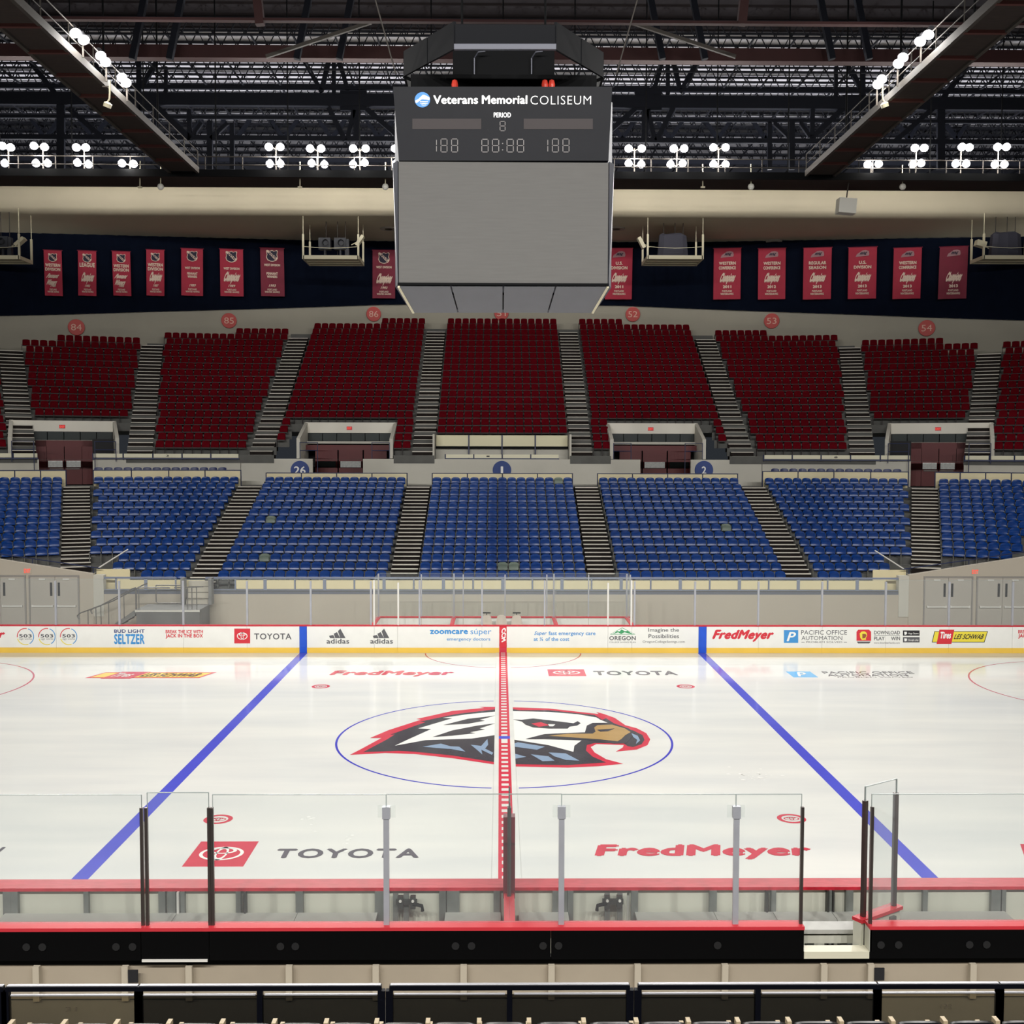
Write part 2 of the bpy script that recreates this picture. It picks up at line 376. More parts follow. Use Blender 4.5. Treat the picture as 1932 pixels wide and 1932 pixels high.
def schwab_ice(px0, px1, yt, yb):
    x0, x1, y0, y1 = ice_rect(px0, px1, yt, yb); w, h = x1-x0, y1-y0; k = h*.35
    p = ice_part(MB().poly([(x0,y0,.003),(x1-k,y0,.003),(x1,y1,.003),(x0+k,y1,.003)]), 'ice_advert_block', PAINT_RED, 'yellow painted strip with dark border')
    e = h*.1; ice_part(MB().poly([(x0+e*1.6,y0+e,.005),(x1-k-e*.4,y0+e,.005),(x1-e*1.6,y1-e,.005),(x0+k+e*.4,y1-e,.005)]), 'yellow_field', PAINT_YEL, parent=p)
    a, b = x0+w*.13, x0+w*.37
    ice_part(MB().poly([(a,y0-h*.12,.007),(b,y0-h*.12,.007),(b+k,y1+h*.05,.007),(a+k,y1+h*.05,.007)]), 'red_field', PAINT_RED, parent=p)
    ice_part(text_mb('Tires', (a+w*.04,y0+h*.15,.009), (w*.2,0,0), (0,h*.7,0), .03, .3), 'lettering', PAINT_WHITE, parent=p)
    ice_part(text_mb('LES SCHWAB', (b+w*.04,y0+h*.22,.009), (w*.5,0,0), (0,h*.56,0), .04, .1), 'lettering', PAINT_DARK, parent=p)
schwab_ice(170, 402, 1268.5, 1279.5)
schwab_ice(1916, 2330, 1594, 1630)
x0, x1, y0, y1 = ice_rect(1490, 1536, 1267, 1278)
p = ice_part(B(x0, x1, y0, y1, 0, .003), 'ice_advert_block', PAINT_SKY, 'sky blue painted block with white letter')
ice_part(text_mb('P', (x0+(x1-x0)*.25,y0+(y1-y0)*.15,.005), ((x1-x0)*.5,0,0), (0,(y1-y0)*.7,0), .02, .4), 'letter', PAINT_WHITE, parent=p)
ice_text('PACIFIC OFFICE', 1552, 1722, 1267, 1271, PAINT_GREY, bold=.01)
ice_text('AUTOMATION', 1560, 1712, 1272, 1275.8, PAINT_GREY, bold=.01)
ice_text('PROBLEM SOLVED', 1580, 1722, 1277, 1278.5, PAINT_GREY)
ice_text('AUTOMATION', -420, 4, 1597, 1612, PAINT_GREY, bold=.01)
# shaved snow flecks
sn = MB()
for cx, cy, n in ((1425, 1465, 30), (590, 1552, 9), (655, 1588, 8)):
    for _ in range(n):
        p = ice_at(cx+random.gauss(0, 26 if n > 10 else 9), cy+random.gauss(0, 7)); r = random.uniform(.015, .05)
        sn.add([p+Vector((r*random.uniform(.6,1.6)*math.cos(t), r*math.sin(t), .004)) for t in (0,1.1,2.2,3.3,4.4,5.5)], [(0,1,2,3,4,5)])
stuff(sn.build('snow_flecks', PAINT_WHITE, ice))

# ================================================================== FAR DASHER BOARDS
FB = thing('dasher_boards', 'long white dasher boards with adverts below the stands with blue seats', 'rink boards')
YB = RW
BTOP = 1.08
edges = [-22.0]+[at(x, 1200, YB).x for x in (-14, 106, 226, 346, 466, 565, 579, 706, 750, 909, 942, 956, 1147, 1192, 1318, 1333, 1431, 1551, 1671, 1790, 1910)]+[22.0]
panels = []
for i in range(len(edges)-1):
    a, b = edges[i], edges[i+1]; mid = (a+b)/2
    m = BLUE if i in (6, 15) else (AD_RED if i == 11 else BOARD)
    o = B(a+.004, b-.004, YB, YB+.12, .2, BTOP-.04).build('board_panel', m, FB); panels.append((a, b, o))
    kk = B(a+.002, b-.002, YB-.015, YB+.1, .0, .205).build('kick_plate', BLUE if i in (6, 15) else (PAINT_RED if i == 11 else KICK), FB)
B(-22, 22, YB-.02, YB+.2, BTOP-.04, BTOP).build('cap_rail', CAP, FB)
def panel_at(x):
    for a, b, o in panels:
        if a <= x <= b: return o
    return panels[0][2]
def board_rect(px0, px1, yt, yb, d=.004):
    O = at(px0, yb, YB-d); U = at(px1, yb, YB-d)-O; V = at(px0, yt, YB-d)-O; V.x = 0; U.z = 0
    return O, U, V
def ad(s, px0, px1, yt, yb, m, bold=0., shear=0., d=.004, sp=1., name='advert_lettering'):
    O, U, V = board_rect(px0, px1, yt, yb, d); o = text_mb(s, O, U, V, bold, shear, sp).build(name, m, panel_at((O+U/2).x)); return o
def adpoly(name, pts, m, d=.004):
    P = [at(x, y, YB-d) for x, y in pts]; return MB().poly(P).build(name, m, panel_at(sum(p.x for p in P)/len(P)))
def adring(name, cx, cy, r0, r1, m, d=.004, t0=0, t1=360):
    k = (YB+DY)/F; c = at(cx, cy, YB-d)
    return MB().ring(c, (1,0,0), (0,0,1), r0*k, r1*k, 40, math.radians(t0), math.radians(t1)).build(name, m, panel_at(c.x))
ad('FredMeyer', -110, 13, 1188, 1210, AD_RED, .055, .08)
for cx in (48, 88.5, 129.5):
    adring('advert_ring', cx, 1201, 14.7, 16.2, AD_RED, t0=80, t1=185); adring('advert_ring', cx, 1201, 14.7, 16.2, AD_BLUE, t0=-60, t1=70); adring('advert_ring', cx, 1201, 14.7, 16.2, AD_YEL, t0=195, t1=290)
    ad('503', cx-12, cx+12, 1196.5, 1203, AD_GREY, .03, sp=1.05); ad('sign works', cx-11.5, cx+12, 1203.5, 1208, AD_GREY)
ad('BUD LIGHT', 215.5, 273, 1187.5, 1194, AD_NAVY, .03); ad('SELTZER', 215.5, 273, 1196, 1215.5, AD_BLUE, .04)
ad('BREAK THE ICE WITH', 312.5, 383, 1188.5, 1195, AD_RED, .03); ad('JACK IN THE BOX', 312.5, 383, 1196, 1205, AD_RED, .04)
adpoly('advert_block', [(442,1186),(472,1186),(472,1214),(442,1214)], AD_RED)
kx = (YB+DY)/F
oval_emblem(at(457, 1200, YB-.008), (10*kx,0,0), (0,0,7*kx)).build('emblem', AD_WHT, panel_at(at(457,1200,YB).x))
ad('TOYOTA', 479.5, 550, 1195, 1206.5, AD_GREY, .02, sp=1.08)
for ox in (0, 82.5):
    for k, (xa, w, ht) in enumerate(((620.5, 8.5, 6), (630.5, 8.5, 11.5), (640, 9, 18))):
        x = xa+ox; q = [(x, 1204), (x+w, 1204), (x+w-ht*.42-(2 if k == 0 else 0), 1204-ht), (x-ht*.1-(2 if k < 2 else 0), 1204-ht*.72)]
        adpoly('advert_stripe', [(x+2, 1204), (x+w+3, 1204), (x+w+3-ht*.55, 1204-ht), (x+2-ht*.25, 1204-ht*.72)], AD_GREY)
    ad('adidas', 616+ox, 659+ox, 1204.8, 1214.5, AD_GREY, .02)
ad('zoomcare', 811, 883, 1188.5, 1196.5, AD_BLUE, .045); ad('súper', 887.5, 927, 1186.5, 1200, AD_BLUE)
ad('emergency doctors', 843, 925, 1202.5, 1210.5, AD_BLUE, .01)
O = at(946, 1187, YB-.005); text_mb('CCM', O, (0,0,at(949,1216,YB).z-O.z), (at(954.5,1190,YB).x-O.x,0,0), .06, -.15).build('advert_lettering', AD_WHT, panel_at(0))
ad('Super', 1007, 1032.5, 1191, 1200, AD_BLUE, .02, .12); ad('fast emergency care', 1035, 1123.5, 1191, 1200.5, AD_BLUE, .02)
ad('at ¼ of the cost', 1007, 1074, 1202, 1209.5, AD_BLUE, .02)
adpoly('advert_mountain', [(1150.5,1197),(1174,1184),(1199,1197)], AD_GREEN); adpoly('advert_mountain', [(1153,1196),(1174,1185.2),(1196.5,1196)], AD_WHT, .006)
adpoly('advert_mountain', [(1156,1196.5),(1164,1190.5),(1169,1191.5),(1172.5,1187.5),(1179,1191),(1184,1190),(1194,1196.5),(1186,1195),(1178,1193),(1172,1196),(1166,1193)], AD_GREEN, .008)
ad('OREGON', 1149.5, 1199.5, 1200, 1208, AD_GREY, .03, sp=1.05); ad('COLLEGE SAVINGS PLAN', 1149.5, 1199.5, 1210.5, 1213, AD_GREY)
ad('Imagine the', 1223, 1281, 1185, 1194, AD_GREY, .01); ad('Possibilities', 1223.5, 1281, 1196.5, 1204, AD_GREY, .01); ad('OregonCollegeSavings.com', 1212.5, 1292, 1208.5, 1214, AD_GREY)
ad('FredMeyer', 1341, 1463, 1188, 1211, AD_RED, .055, .08)
adpoly('advert_block', [(1479,1189),(1506,1189),(1506,1213),(1479,1213)], AD_BLUE); ad('P', 1484, 1503, 1192.5, 1210, AD_WHT, .02, .4, .008)
ad('PACIFIC OFFICE', 1511.5, 1598, 1189, 1197.5, AD_GREY, .0); ad('AUTOMATION', 1512, 1589, 1200, 1207.5, AD_GREY, .0); ad('PROBLEM SOLVED', 1521, 1589, 1210, 1213, AD_GREY)
for a, b in ((1512, 1518), (1592, 1598)): adpoly('advert_rule', [(a,1211.2),(b,1211.2),(b,1212),(a,1212)], AD_GREY)
adpoly('app_icon', [(1616,1192),(1619.5,1188),(1639.5,1188),(1643.5,1192),(1643.5,1209),(1616,1209)], AD_RED); adpoly('app_icon', [(1616.5,1210.5),(1643,1210.5),(1640,1214),(1619,1214)], AD_GREY)
adpoly('app_icon_head', [(1622,1195),(1626,1191.5),(1631,1191),(1635,1194),(1636,1199),(1633.5,1204),(1634,1207),(1626,1207.5),(1623,1203)], AD_YEL, .006); adpoly('app_icon_head', [(1627,1196),(1633,1196),(1635,1199),(1632,1204),(1627,1204.5)], AD_BROWN, .008)
ad('DOWNLOAD', 1649, 1698, 1190, 1197, AD_GREY, .02); ad('PLAY', 1649, 1669, 1201, 1208, AD_GREY, .02); ad('WIN', 1681, 1698, 1201, 1208, AD_GREY, .02)
adpoly('advert_rule', [(1649,1198.8),(1698,1198.8),(1698,1199.5),(1649,1199.5)], AD_GREY); ad('www.thewinterhawks.com', 1649, 1697.5, 1211, 1214.5, AD_GREY)
for yt, m1, t1 in ((1189.5, AD_BLK, 'App Store'), (1202, AD_GREY, 'Google play')):
    adpoly('store_badge', [(1703.5,yt),(1735,yt),(1735,yt+10),(1703.5,yt+10)], m1); ad(t1, 1713.5, 1733, yt+3.8, yt+8, AD_WHT, .01, d=.008); adpoly('store_badge_mark', [(1706,yt+2.5),(1710.5,yt+2.5),(1711.5,yt+5.5),(1709.5,yt+8),(1706.5,yt+8)], AD_WHT, .008)
adpoly('advert_block', [(1763,1191),(1864,1191),(1857.5,1212),(1758,1212)], AD_BLK); adpoly('yellow_field', [(1764,1192),(1862.5,1192),(1856.5,1211),(1759.5,1211)], AD_YEL, .006)
adpoly('red_field', [(1772.5,1188),(1800.5,1188),(1795,1215),(1767,1215)], AD_RED, .008)
ad('Tires', 1772.5, 1795.5, 1192, 1205, AD_WHT, .05, .1, .01); ad('LES SCHWAB', 1799, 1858, 1196.5, 1206, AD_BLK, .03, .08, .01)
ad('BREAK THE ICE WITH', 1921, 1991, 1188.5, 1195, AD_RED, .03); ad('JACK IN THE BOX', 1921, 1991, 1196, 1205, AD_RED, .04)

# ------------------------------------------------------------------ glass panes and posts on the far boards
def glass_pane(name, a, b, y, z0, z1, parent, th=.016, edge=.012):
    o = B(a, b, y, y+th, z0, z1).build(name, GLASS, parent)
    e = MB().box(a, b, y-.002, y+th+.002, z1, z1+edge*.6); e.build('pane_edge', GEDGE, o); return o
GT = 2.86
FG = thing('rink_glass', 'row of clear glass panes and metal posts on the far boards', 'rink glass')
gx = [at(x, 1150, YB+.1).x for x in (-135, -15, 105.5, 225.5, 346, 466.5, 586.5, 700)]
gx2 = [at(x, 1150, YB+.1).x for x in (1197, 1311, 1430.5, 1550.5, 1670.5, 1790, 1910, 2030)]
for g in (gx, gx2):
    for a, b in zip(g[:-1], g[1:]): glass_pane('glass_pane', a+.02, b-.02, YB+.08, BTOP, GT, FG)
    for x in g: B(x-.035, x+.035, YB+.06, YB+.13, BTOP, GT-.06).build('post', POST, FG)

# ------------------------------------------------------------------ penalty and timekeeper boxes behind the far boards
PB = thing('penalty_box', 'glazed penalty boxes with red-capped walls behind the far boards', 'penalty box')
YK = 15.3
bx = [at(x, 1150, YB+.1).x for x in (706, 751.5, 791.5, 909.5, 1027.5, 1147, 1191)]
for a, b in zip(bx[:-1], bx[1:]): glass_pane('glass_pane', a+.02, b-.02, YB+.08, BTOP, GT+.04, PB)
for i, x in enumerate(bx): B(x-.03, x+.03, YB+.05, YB+.13, BTOP, GT-(.12 if i in (1, 5) else .02)).build('post', POSTW if i in (0, 1, 5, 6) else POST, PB)
kx0, kx1 = at(716, 1150, YK).x, at(1189, 1150, YK).x
nb = 6
for i in range(nb):
    a = kx0+(kx1-kx0)*i/nb; b = kx0+(kx1-kx0)*(i+1)/nb
    B(a+.01, b-.01, YK, YK+.08, 0, 1.03).build('back_panel', BOARD, PB); glass_pane('back_glass', a+.02, b-.02, YK+.03, 1.08, GT, PB)
    B(b-.025, b+.025, YK+.02, YK+.09, 1.08, GT-.05).build('back_post', POST, PB)
B(kx0, kx1, YK-.05, YK+.14, 1.03, 1.08).build('back_cap', CAP2, PB)
for x in (bx[0]-.06, at(852, 1150, YB).x, at(1050, 1150, YB).x, bx[-1]+.06):
    B(x-.06, x+.06, YB+.22, YK-.06, 0, 1.03).build('side_panel', BOARD, PB); B(x-.08, x+.08, YB+.21, YK-.06, 1.03, 1.08).build('side_cap', CAP2, PB)
    MB().box(x-.008, x+.008, YB+.25, YK-.1, 1.08, GT).build('side_glass', GLASS, PB)
    B(x-.03, x+.03, YK-.18, YK-.1, 1.08, GT).build('side_post', POST, PB)
chairs = [(918, True, 'beige chair with dark headrest bar in timekeeper box, above the emergency doctors lettering'), (946, False, 'beige chair without headrest bar in timekeeper box, right behind the red stripe'), (975, True, 'beige chair with dark headrest bar in timekeeper box, above the Super fast lettering')]
CHR = mat('chair_beige', (206, 196, 184), .6)
for px, hb, lab in chairs:
    x = at(px, 1170, 14.3).x; t = thing('office_chair', lab, 'chair', loc=(x, 14.3, 0))
    bk = MB()
    prof = [(-.2,.74),(-.22,.95),(-.17,1.19),(-.07,1.25),(.07,1.25),(.17,1.19),(.22,.95),(.2,.74)]
    bk.prism([(u,.22,v) for u, v in prof], (0,.06,0)); bk.build('backrest', CHR, t)
    MB().prism([(u,-.25,.60+.0*v) for u, v in ((-.22,0),(.22,0))]+[(.22,-.25,.67),(-.22,-.25,.67)], (0,.48,0)).build('seat', CHR, t)
    MB().tube([(0,0,.08),(0,0,.6)], .03, 8).build('column', BLACKM, t)
    f = MB()
    for k in range(5):
        a = k*2*math.pi/5; f.bar((0,0,.09), (.22*math.cos(a), .22*math.sin(a), .05), .04, .03); f.lathe([(.0,-.035),(.035,-.02),(.035,.02),(0,.035)], 8, (.22*math.cos(a), .22*math.sin(a), .035))
    f.build('star_base', BLACKM, t)
    MB().bar((0,.24,.5),(0,.29,.8),.06,.03).build('back_support', BLACKM, t)
    if hb: MB().bar((-.16,.27,1.34),(.16,.27,1.34),.05,.05).bar((0,.28,1.2),(0,.28,1.33),.03,.03).build('headrest', BLACKM, t)

# ================================================================== SEATING BOWL
def curve(a, Dc):
    """row curve: straight for |s| < a, then an arc; R is measured from depth Dc. Returns (x, y, heading)."""
    def f(s, R):
        q = abs(s)
        if q <= a: return (s, Dc+R-DY, 0.)
        th = (q-a)/R; sg = 1 if s > 0 else -1
        return (sg*(a+R*math.sin(th)), Dc+R*math.cos(th)-DY, -sg*th)
    return f
LC = curve(16.4, 41.9); LR0 = 49.93-41.9; LT = .787; LZ = 1.63; LRISE = .311; LN = 14
UC = curve(14.5, 37.2); UR0 = 65.0-37.2; UT = .74; UZ = 8.6; URISE = .46
P = .51
def strip(mb, f, R0, R1, z0, z1, s0, s1, n=40):
    """ruled strip between two offset curves, by equal headings"""
    pts = []
    for i in range(n+1):
        s = s0+(s1-s0)*i/n
        def pt(R, z):
            x, y, h = f(s, R0)
            return (x+math.sin(-h)*(R-R0), y+math.cos(h)*(R-R0), z)
        pts += [pt(R0, z0), pt(R1, z1)]
    mb.add(pts, [(2*i, 2*i+2, 2*i+3, 2*i+1) for i in range(n)])
    return mb
# lower tier: treads and risers
tier = MB()
def tread(f, R, z, zlow, s0, s1, depth, n=44):
    strip(tier, f, R, R+depth, z, z, s0, s1, n); strip(tier, f, R, R, zlow, z, s0, s1, n)
for k in range(LN+1):
    R = LR0+LT*(k-.72); z = LZ+LRISE*k; sm = 16.4+R*min(math.radians(46), math.acos(min(1, 7.45/R)))
    if k == LN: z = LZ+LRISE*LN
    lim = {0: 16.8, 1: 18.2, 2: 18.2}.get(k, sm)
    tread(LC, R, z, z-LRISE-(1.6 if k == 0 else 0), -lim, lim, LT+.002 if k < LN else 5.2)
    if k < 3:
        for sg in (-1, 1): tread(LC, R, z, z-LRISE, sg*lim, sg*sm, LT, 14) if k == 2 else None
struct(tier.build('seating_tier', CONC))['label'] = 'concrete steps under the blue seats'
# upper tier
tier = MB()
ktop = lambda s: 17 if abs(s) < 8.6 else 16 if abs(s) < 14.5 else 15 if abs(s) < 18.4 else 14 if abs(s) < 23.6 else 13 if abs(s) < 29 else 12 if abs(s) < 34 else 11
for k in range(-2, 18):
    R = UR0+UT*(k-.72); z = UZ+URISE*k; sm = 14.5+R*math.radians(58)
    spans = [(-sm, sm)] if k >= 2 else [(-sm, -13.0), (-6.2, -3.87), (3.87, 6.2), (13.0, sm)] if k < 0 else [(-sm, -12.4), (-6.2, 6.2), (12.4, sm)]
    th3, th4 = 14.5+R*math.radians(13.3)+.7, 14.5+R*math.radians(26.6)-.7      # gap for the outer doorways
    if k < 2: spans = [q for a, b in spans for q in ([(a, -th4), (-th3, b)] if a < -th4 else [(a, th3), (th4, b)] if b > th4 else [(a, b)])]
    lim = {17: 8.6, 16: 14.5, 15: 18.4, 14: 23.6, 13: 29.0, 12: 34.0}.get(k, sm); spans = [(max(a, -lim), min(b, lim)) for a, b in spans]
    for a, b in spans: tread(UC, R, z, z-URISE, a, b, UT+.002 if k < 17 else 1.4, 60 if k >= 2 else 24)
struct(tier.build('seating_tier', CONC))['label'] = 'concrete steps under the red seats'
WD = UR0-2.0                                  # tier wall radius: depth 63
# ------------------------------------------------------------------ seats
def shell(w, z0, z1, arch, y0, lean, bulge, th, nx=6, nz=4, roll=0.):
    mb = MB(); vs = []
    for side in (0, 1):
        for j in range(nz+1):
            for i in range(nx+1):
                u = -1+2*i/nx; t = j/nz; zt = z1-arch*abs(u)**3
                z = z0+(zt-z0)*t; y = y0+lean*(z-z0)-roll*(z-z0)*t+bulge*(1-u*u)-bulge*.6*(t-.5)**2
                vs.append((u*w/2*(1-.06*(t*t)), y+side*th, z))
    n = (nx+1)*(nz+1); fs = []
    for j in range(nz):
        for i in range(nx):
            a = j*(nx+1)+i; fs.append((a, a+1, a+nx+2, a+nx+1)); fs.append((n+a+1, n+a, n+a+nx+1, n+a+nx+2))
    rim = [i for i in range(nx+1)]+[(j+1)*(nx+1)-1 for j in range(1, nz+1)]+[nz*(nx+1)+i for i in range(nx-1, -1, -1)]+[j*(nx+1) for j in range(nz-1, 0, -1)]
    m = len(rim); q = len(vs)
    vs += [vs[i] for i in rim]+[vs[i+n] for i in rim]           # rim keeps its own corners so the edge stays crisp
    fs += [(q+i, q+m+i, q+m+(i+1) % m, q+(i+1) % m) for i in range(m)]
    return mb.add(vs, fs)
back_b = shell(.466, .44, .83, .06, -.02, .12, .03, .05)
pan_b = shell(.44, .49, .755, .035, -.16, .42, -.012, .04, 6, 5, .36)
leg_b = MB().box(-.273, -.237, -.12, .06, 0, .5).box(-.273, -.237, -.26, .02, .5, .56)
back_r = shell(.45, .40, .82, .035, -.02, .14, .015, .03, 4, 2)
pan_r = shell(.44, .43, .72, .03, -.16, .28, -.012, .04, 4, 2)
leg_r = MB().box(-.264, -.242, -.12, .06, 0, .5).box(-.264, -.242, -.2, .02, .34, .42)
edge_r = MB().box(-.228, .228, -.20, -.12, .365, .42)
ME_BACK = back_b.mesh('backrest', SEATB, True); ME_PAN = pan_b.mesh('seat', SEATB, True); ME_LEG = leg_b.mesh('leg_frame', SEATF)
ME_BACKG = back_b.mesh('backrest', SEATG, True); ME_PANG = pan_b.mesh('seat', SEATG, True)
def whole(parts, mats):
    mb = MB()
    for i, p in enumerate(parts): mb.cur = i; mb.merge(p)
    return mb
red_mb = MB(); red_mb.cur = 0; red_mb.merge(back_r); red_mb.merge(pan_r); red_mb.cur = 1; red_mb.merge(leg_r); red_mb.merge(edge_r)
ME_RED = red_mb.mesh('red_seat', [SEATR, FRAMER])
# aisles as (s0, s1) on the straight part or (heading, half width) on the arcs
L_AISLES = [(3.9, 5.2), (12.98, 14.3)]; L_TH = math.radians(20.2)
U_AISLES = [(3.9, 5.2), (13.15, 14.5)]; U_TH = [math.radians(13.3), math.radians(26.6), math.radians(40)]
def lower_blocks(k):
    R = LR0+LT*k; s3 = 16.4+R*L_TH
    out = {'1': (-3.85, 3.85)}
    for sg, names in ((-1, ('26', 'landing', 'far84')), (1, ('2', 'by54', 'far54'))):
        lim = {0: 16.7, 1: 18.1, 2: 18.2}.get(k, s3-.68)
        out[names[0]] = tuple(sorted((sg*5.23, sg*12.95))); out[names[1]] = tuple(sorted((sg*14.33, sg*min(lim, s3-.68))))
        if k >= 3: out[names[2]] = tuple(sorted((sg*(s3+.68), sg*(16.4+R*min(math.radians(42), math.acos(7.75/R))))))
    return out
NUM = ['first', 'second', 'third', 'fourth', 'fifth', 'sixth', 'seventh', 'eighth', 'ninth', 'tenth', 'eleventh', 'twelfth', 'thirteenth', 'fourteenth', 'fifteenth', 'sixteenth', 'seventeenth', 'eighteenth']
# block: (its name, the aisle its seats are counted from, whether that aisle lies at the low end of s)
BLK = {'1': ('sign-one block', 'aisle on the sign-two side', False), '26': ('sign-twenty-six block', 'aisle on the sign-one side', False), '2': ('sign-two block', 'aisle on the sign-one side', True),
       'landing': ('block above the metal landing', 'sign-twenty-six aisle', False), 'by54': ('block past the sign-two block', 'sign-two aisle', True),
       'far84': ('blue block under disc eighty-four', 'stair', False), 'far54': ('blue block under disc fifty-four', 'stair', True)}
FADED = {('1', 13, 13), ('2', 6, 11), ('26', 2, 3), ('1', 1, 7), ('1', 1, 8), ('26', 7, 2)}
blue_stuff = MB(); nblue = 0
for k in range(LN):
    for nm, (a, b) in lower_blocks(k).items():
        n = int((b-a+.08)/P)
        if n <= 0: continue
        o0 = a+((b-a)-n*P)/2 if nm in ('1', '26', '2') else (a+.02 if a > 0 else b-.02-n*P)
        for i in range(n):
            x, y, h = LC(o0+P*(i+.5), LR0+LT*k); z = LZ+LRISE*k; faded = (nm, k, i) in FADED
            if k <= 3 or faded:
                bn, an, lo = BLK[nm]; pos = NUM[i if lo else n-1-i]
                lab = ('faded grey-green seat' if faded else 'blue tip-up seat')+', %s row of %s, %s from %s' % (NUM[k], bn, pos, an)
                t = thing('blue_stadium_seat', lab, 'seat', 'seats of the '+bn, (x, y, z)); t.rotation_euler = (0, 0, h)
                link('backrest', ME_BACKG if faded else ME_BACK, t); link('seat', ME_PANG if faded else ME_PAN, t); link('leg_frame', ME_LEG, t); nblue += 1
            else:
                M = Matrix.Translation((x, y, z)) @ Matrix.Rotation(h, 4, 'Z')
                blue_stuff.cur = 0; blue_stuff.merge(back_b, M); blue_stuff.merge(pan_b, M); blue_stuff.cur = 1; blue_stuff.merge(leg_b, M)
st = stuff(tag(blue_stuff.build('stadium_seats', [SEATB, SEATF], smooth=True), 'rows of blue tip-up seats higher up the lower tier', 'seats'))
# red seats
def upper_blocks(k):
    R = UR0+UT*k; out = {}
    if k >= 0: out['51'] = (-3.85, 3.85)
    for sg, nm in ((-1, ('86', '85', '84', '83')), (1, ('52', '53', '54', '55'))):
        s3, s4, s5 = (14.5+R*t for t in U_TH)
        if k >= 2: out[nm[0]] = tuple(sorted((sg*5.23, sg*13.12)))
        else:
            out[nm[0]] = tuple(sorted((sg*5.23, sg*6.27))); 
            if k >= -1: out[nm[0]+'b'] = tuple(sorted((sg*12.5, sg*13.12)))
        out[nm[1]] = tuple(sorted((sg*14.53, sg*(s3-.7))))
        if k >= 2: out[nm[2]] = tuple(sorted((sg*(s3+.7), sg*(s4-.7))))
        out[nm[3]] = tuple(sorted((sg*(s4+.7), sg*(s5-.7))))
    return out
red_stuff = MB(); nred = 0
RBLK = {'51': ('fifty-one', 'disc-fifty-two aisle', False), '86': ('eighty-six', 'inner aisle', False), '52': ('fifty-two', 'inner aisle', True), '85': ('eighty-five', 'disc-eighty-six aisle', False),
        '53': ('fifty-three', 'disc-fifty-two aisle', True), '84': ('eighty-four', 'disc-eighty-five aisle', False), '54': ('fifty-four', 'disc-fifty-three aisle', True),
        '83': ('eighty-three', 'disc-eighty-four aisle', False), '55': ('fifty-five', 'disc-fifty-four aisle', True)}
cnt = {}
for k in range(-2, 18):
    for nm, (a, b) in upper_blocks(k).items():
        n = int((b-a+.05)/P)
        o0 = a+((b-a)-n*P)/2
        for i in range(n):
            s = o0+P*(i+.5)
            if k > ktop(s*(1 if abs(s) < 14.5 else 1)): continue
            x, y, h = UC(s, UR0+UT*k); z = UZ+URISE*k
            if k <= 2:
                bn, an, lo = RBLK[nm[:2]]; rn = NUM[k-(0 if nm[:2] == '51' else 2 if nm[:2] in ('84', '54') else -2)]
                cnt[(nm[:2], k)] = cnt.get((nm[:2], k), 0)+1; j = cnt[(nm[:2], k)]-1
                tot = sum(int((q[1]-q[0]+.05)/P) for m, q in upper_blocks(k).items() if m[:2] == nm[:2])
                if lo is None: lo = True
                if nm.endswith('b') : j2 = n-1-i if nm[:2] == '86' else i; pos = NUM[i if nm[:2] == '86' else n-1-i]; an2 = 'outer aisle'
                else: pos = NUM[i if lo else n-1-i]; an2 = an
                lab = 'dark red seat, %s row up of block under disc %s, %s from %s' % (rn, bn, pos, an2)
                o = link('red_stadium_seat', ME_RED, None, (x, y, z), h); tag(o, lab, 'seat', 'red seats under disc '+bn); nred += 1
            else:
                M = Matrix.Translation((x, y, z)) @ Matrix.Rotation(h, 4, 'Z')
                red_stuff.cur = 0; red_stuff.merge(back_r, M); red_stuff.merge(pan_r, M); red_stuff.cur = 1; red_stuff.merge(leg_r, M); red_stuff.merge(edge_r, M)
stuff(tag(red_stuff.build('stadium_seats', [SEATR, FRAMER]), 'rows of dark red tip-up seats higher up the upper tier', 'seats'))
print('seats', nblue, nred)

# ------------------------------------------------------------------ aisle stairs: each step a part, its white nosing a sub-part
def stair(f, s, R0, R1, z0, z1, n, w, label, nd=.075):
    t = struct(bpy.data.objects.new('aisle_stair', None)); COL.objects.link(t); t['label'] = label
    d = (R1-R0)/n; r = (z1-z0)/n
    sm = MB().box(-w/2, w/2, 0, d+.5, -r-.25, 0).mesh('step', STEP); nm = MB().box(-w/2, w/2, -.012, nd, -.055*nd*10, .006).mesh('nosing', NOSE)
    for i in range(n):
        if callable(s): x, y, h = s(R0+d*i)
        else: x, y, h = f(s, R0+d*i)
        o = link('step', sm, t, (x, y, z0+r*(i+1)), h); link('nosing', nm, o)
    return t
for sg in (-1, 1):
    for (a, b), lab in zip(L_AISLES, (('beside the block below sign 1, towards sign 26', 'beside the block below sign 1, towards sign 2'), ('between the sign 26 block and the landing block', 'between the sign 2 block and the next'))):
        stair(LC, sg*(a+b)/2, LR0-LT*.72-.3, LR0+LT*(LN-.72)-.35, LZ-.16, LZ+LRISE*LN, 28, b-a-.06, 'dark stair with white nosings '+lab[0 if sg < 0 else 1])
    def arc(Rr, sg=sg): return LC(sg*(16.4+Rr*L_TH), Rr)
    stair(LC, arc, LR0+LT*1.9, LR0+LT*(LN-.72)-.35, LZ+LRISE*2.4, LZ+LRISE*LN, 23, 1.3, 'dark stair with white nosings below the outer red doors, %s side' % ('disc 84' if sg < 0 else 'disc 54'))
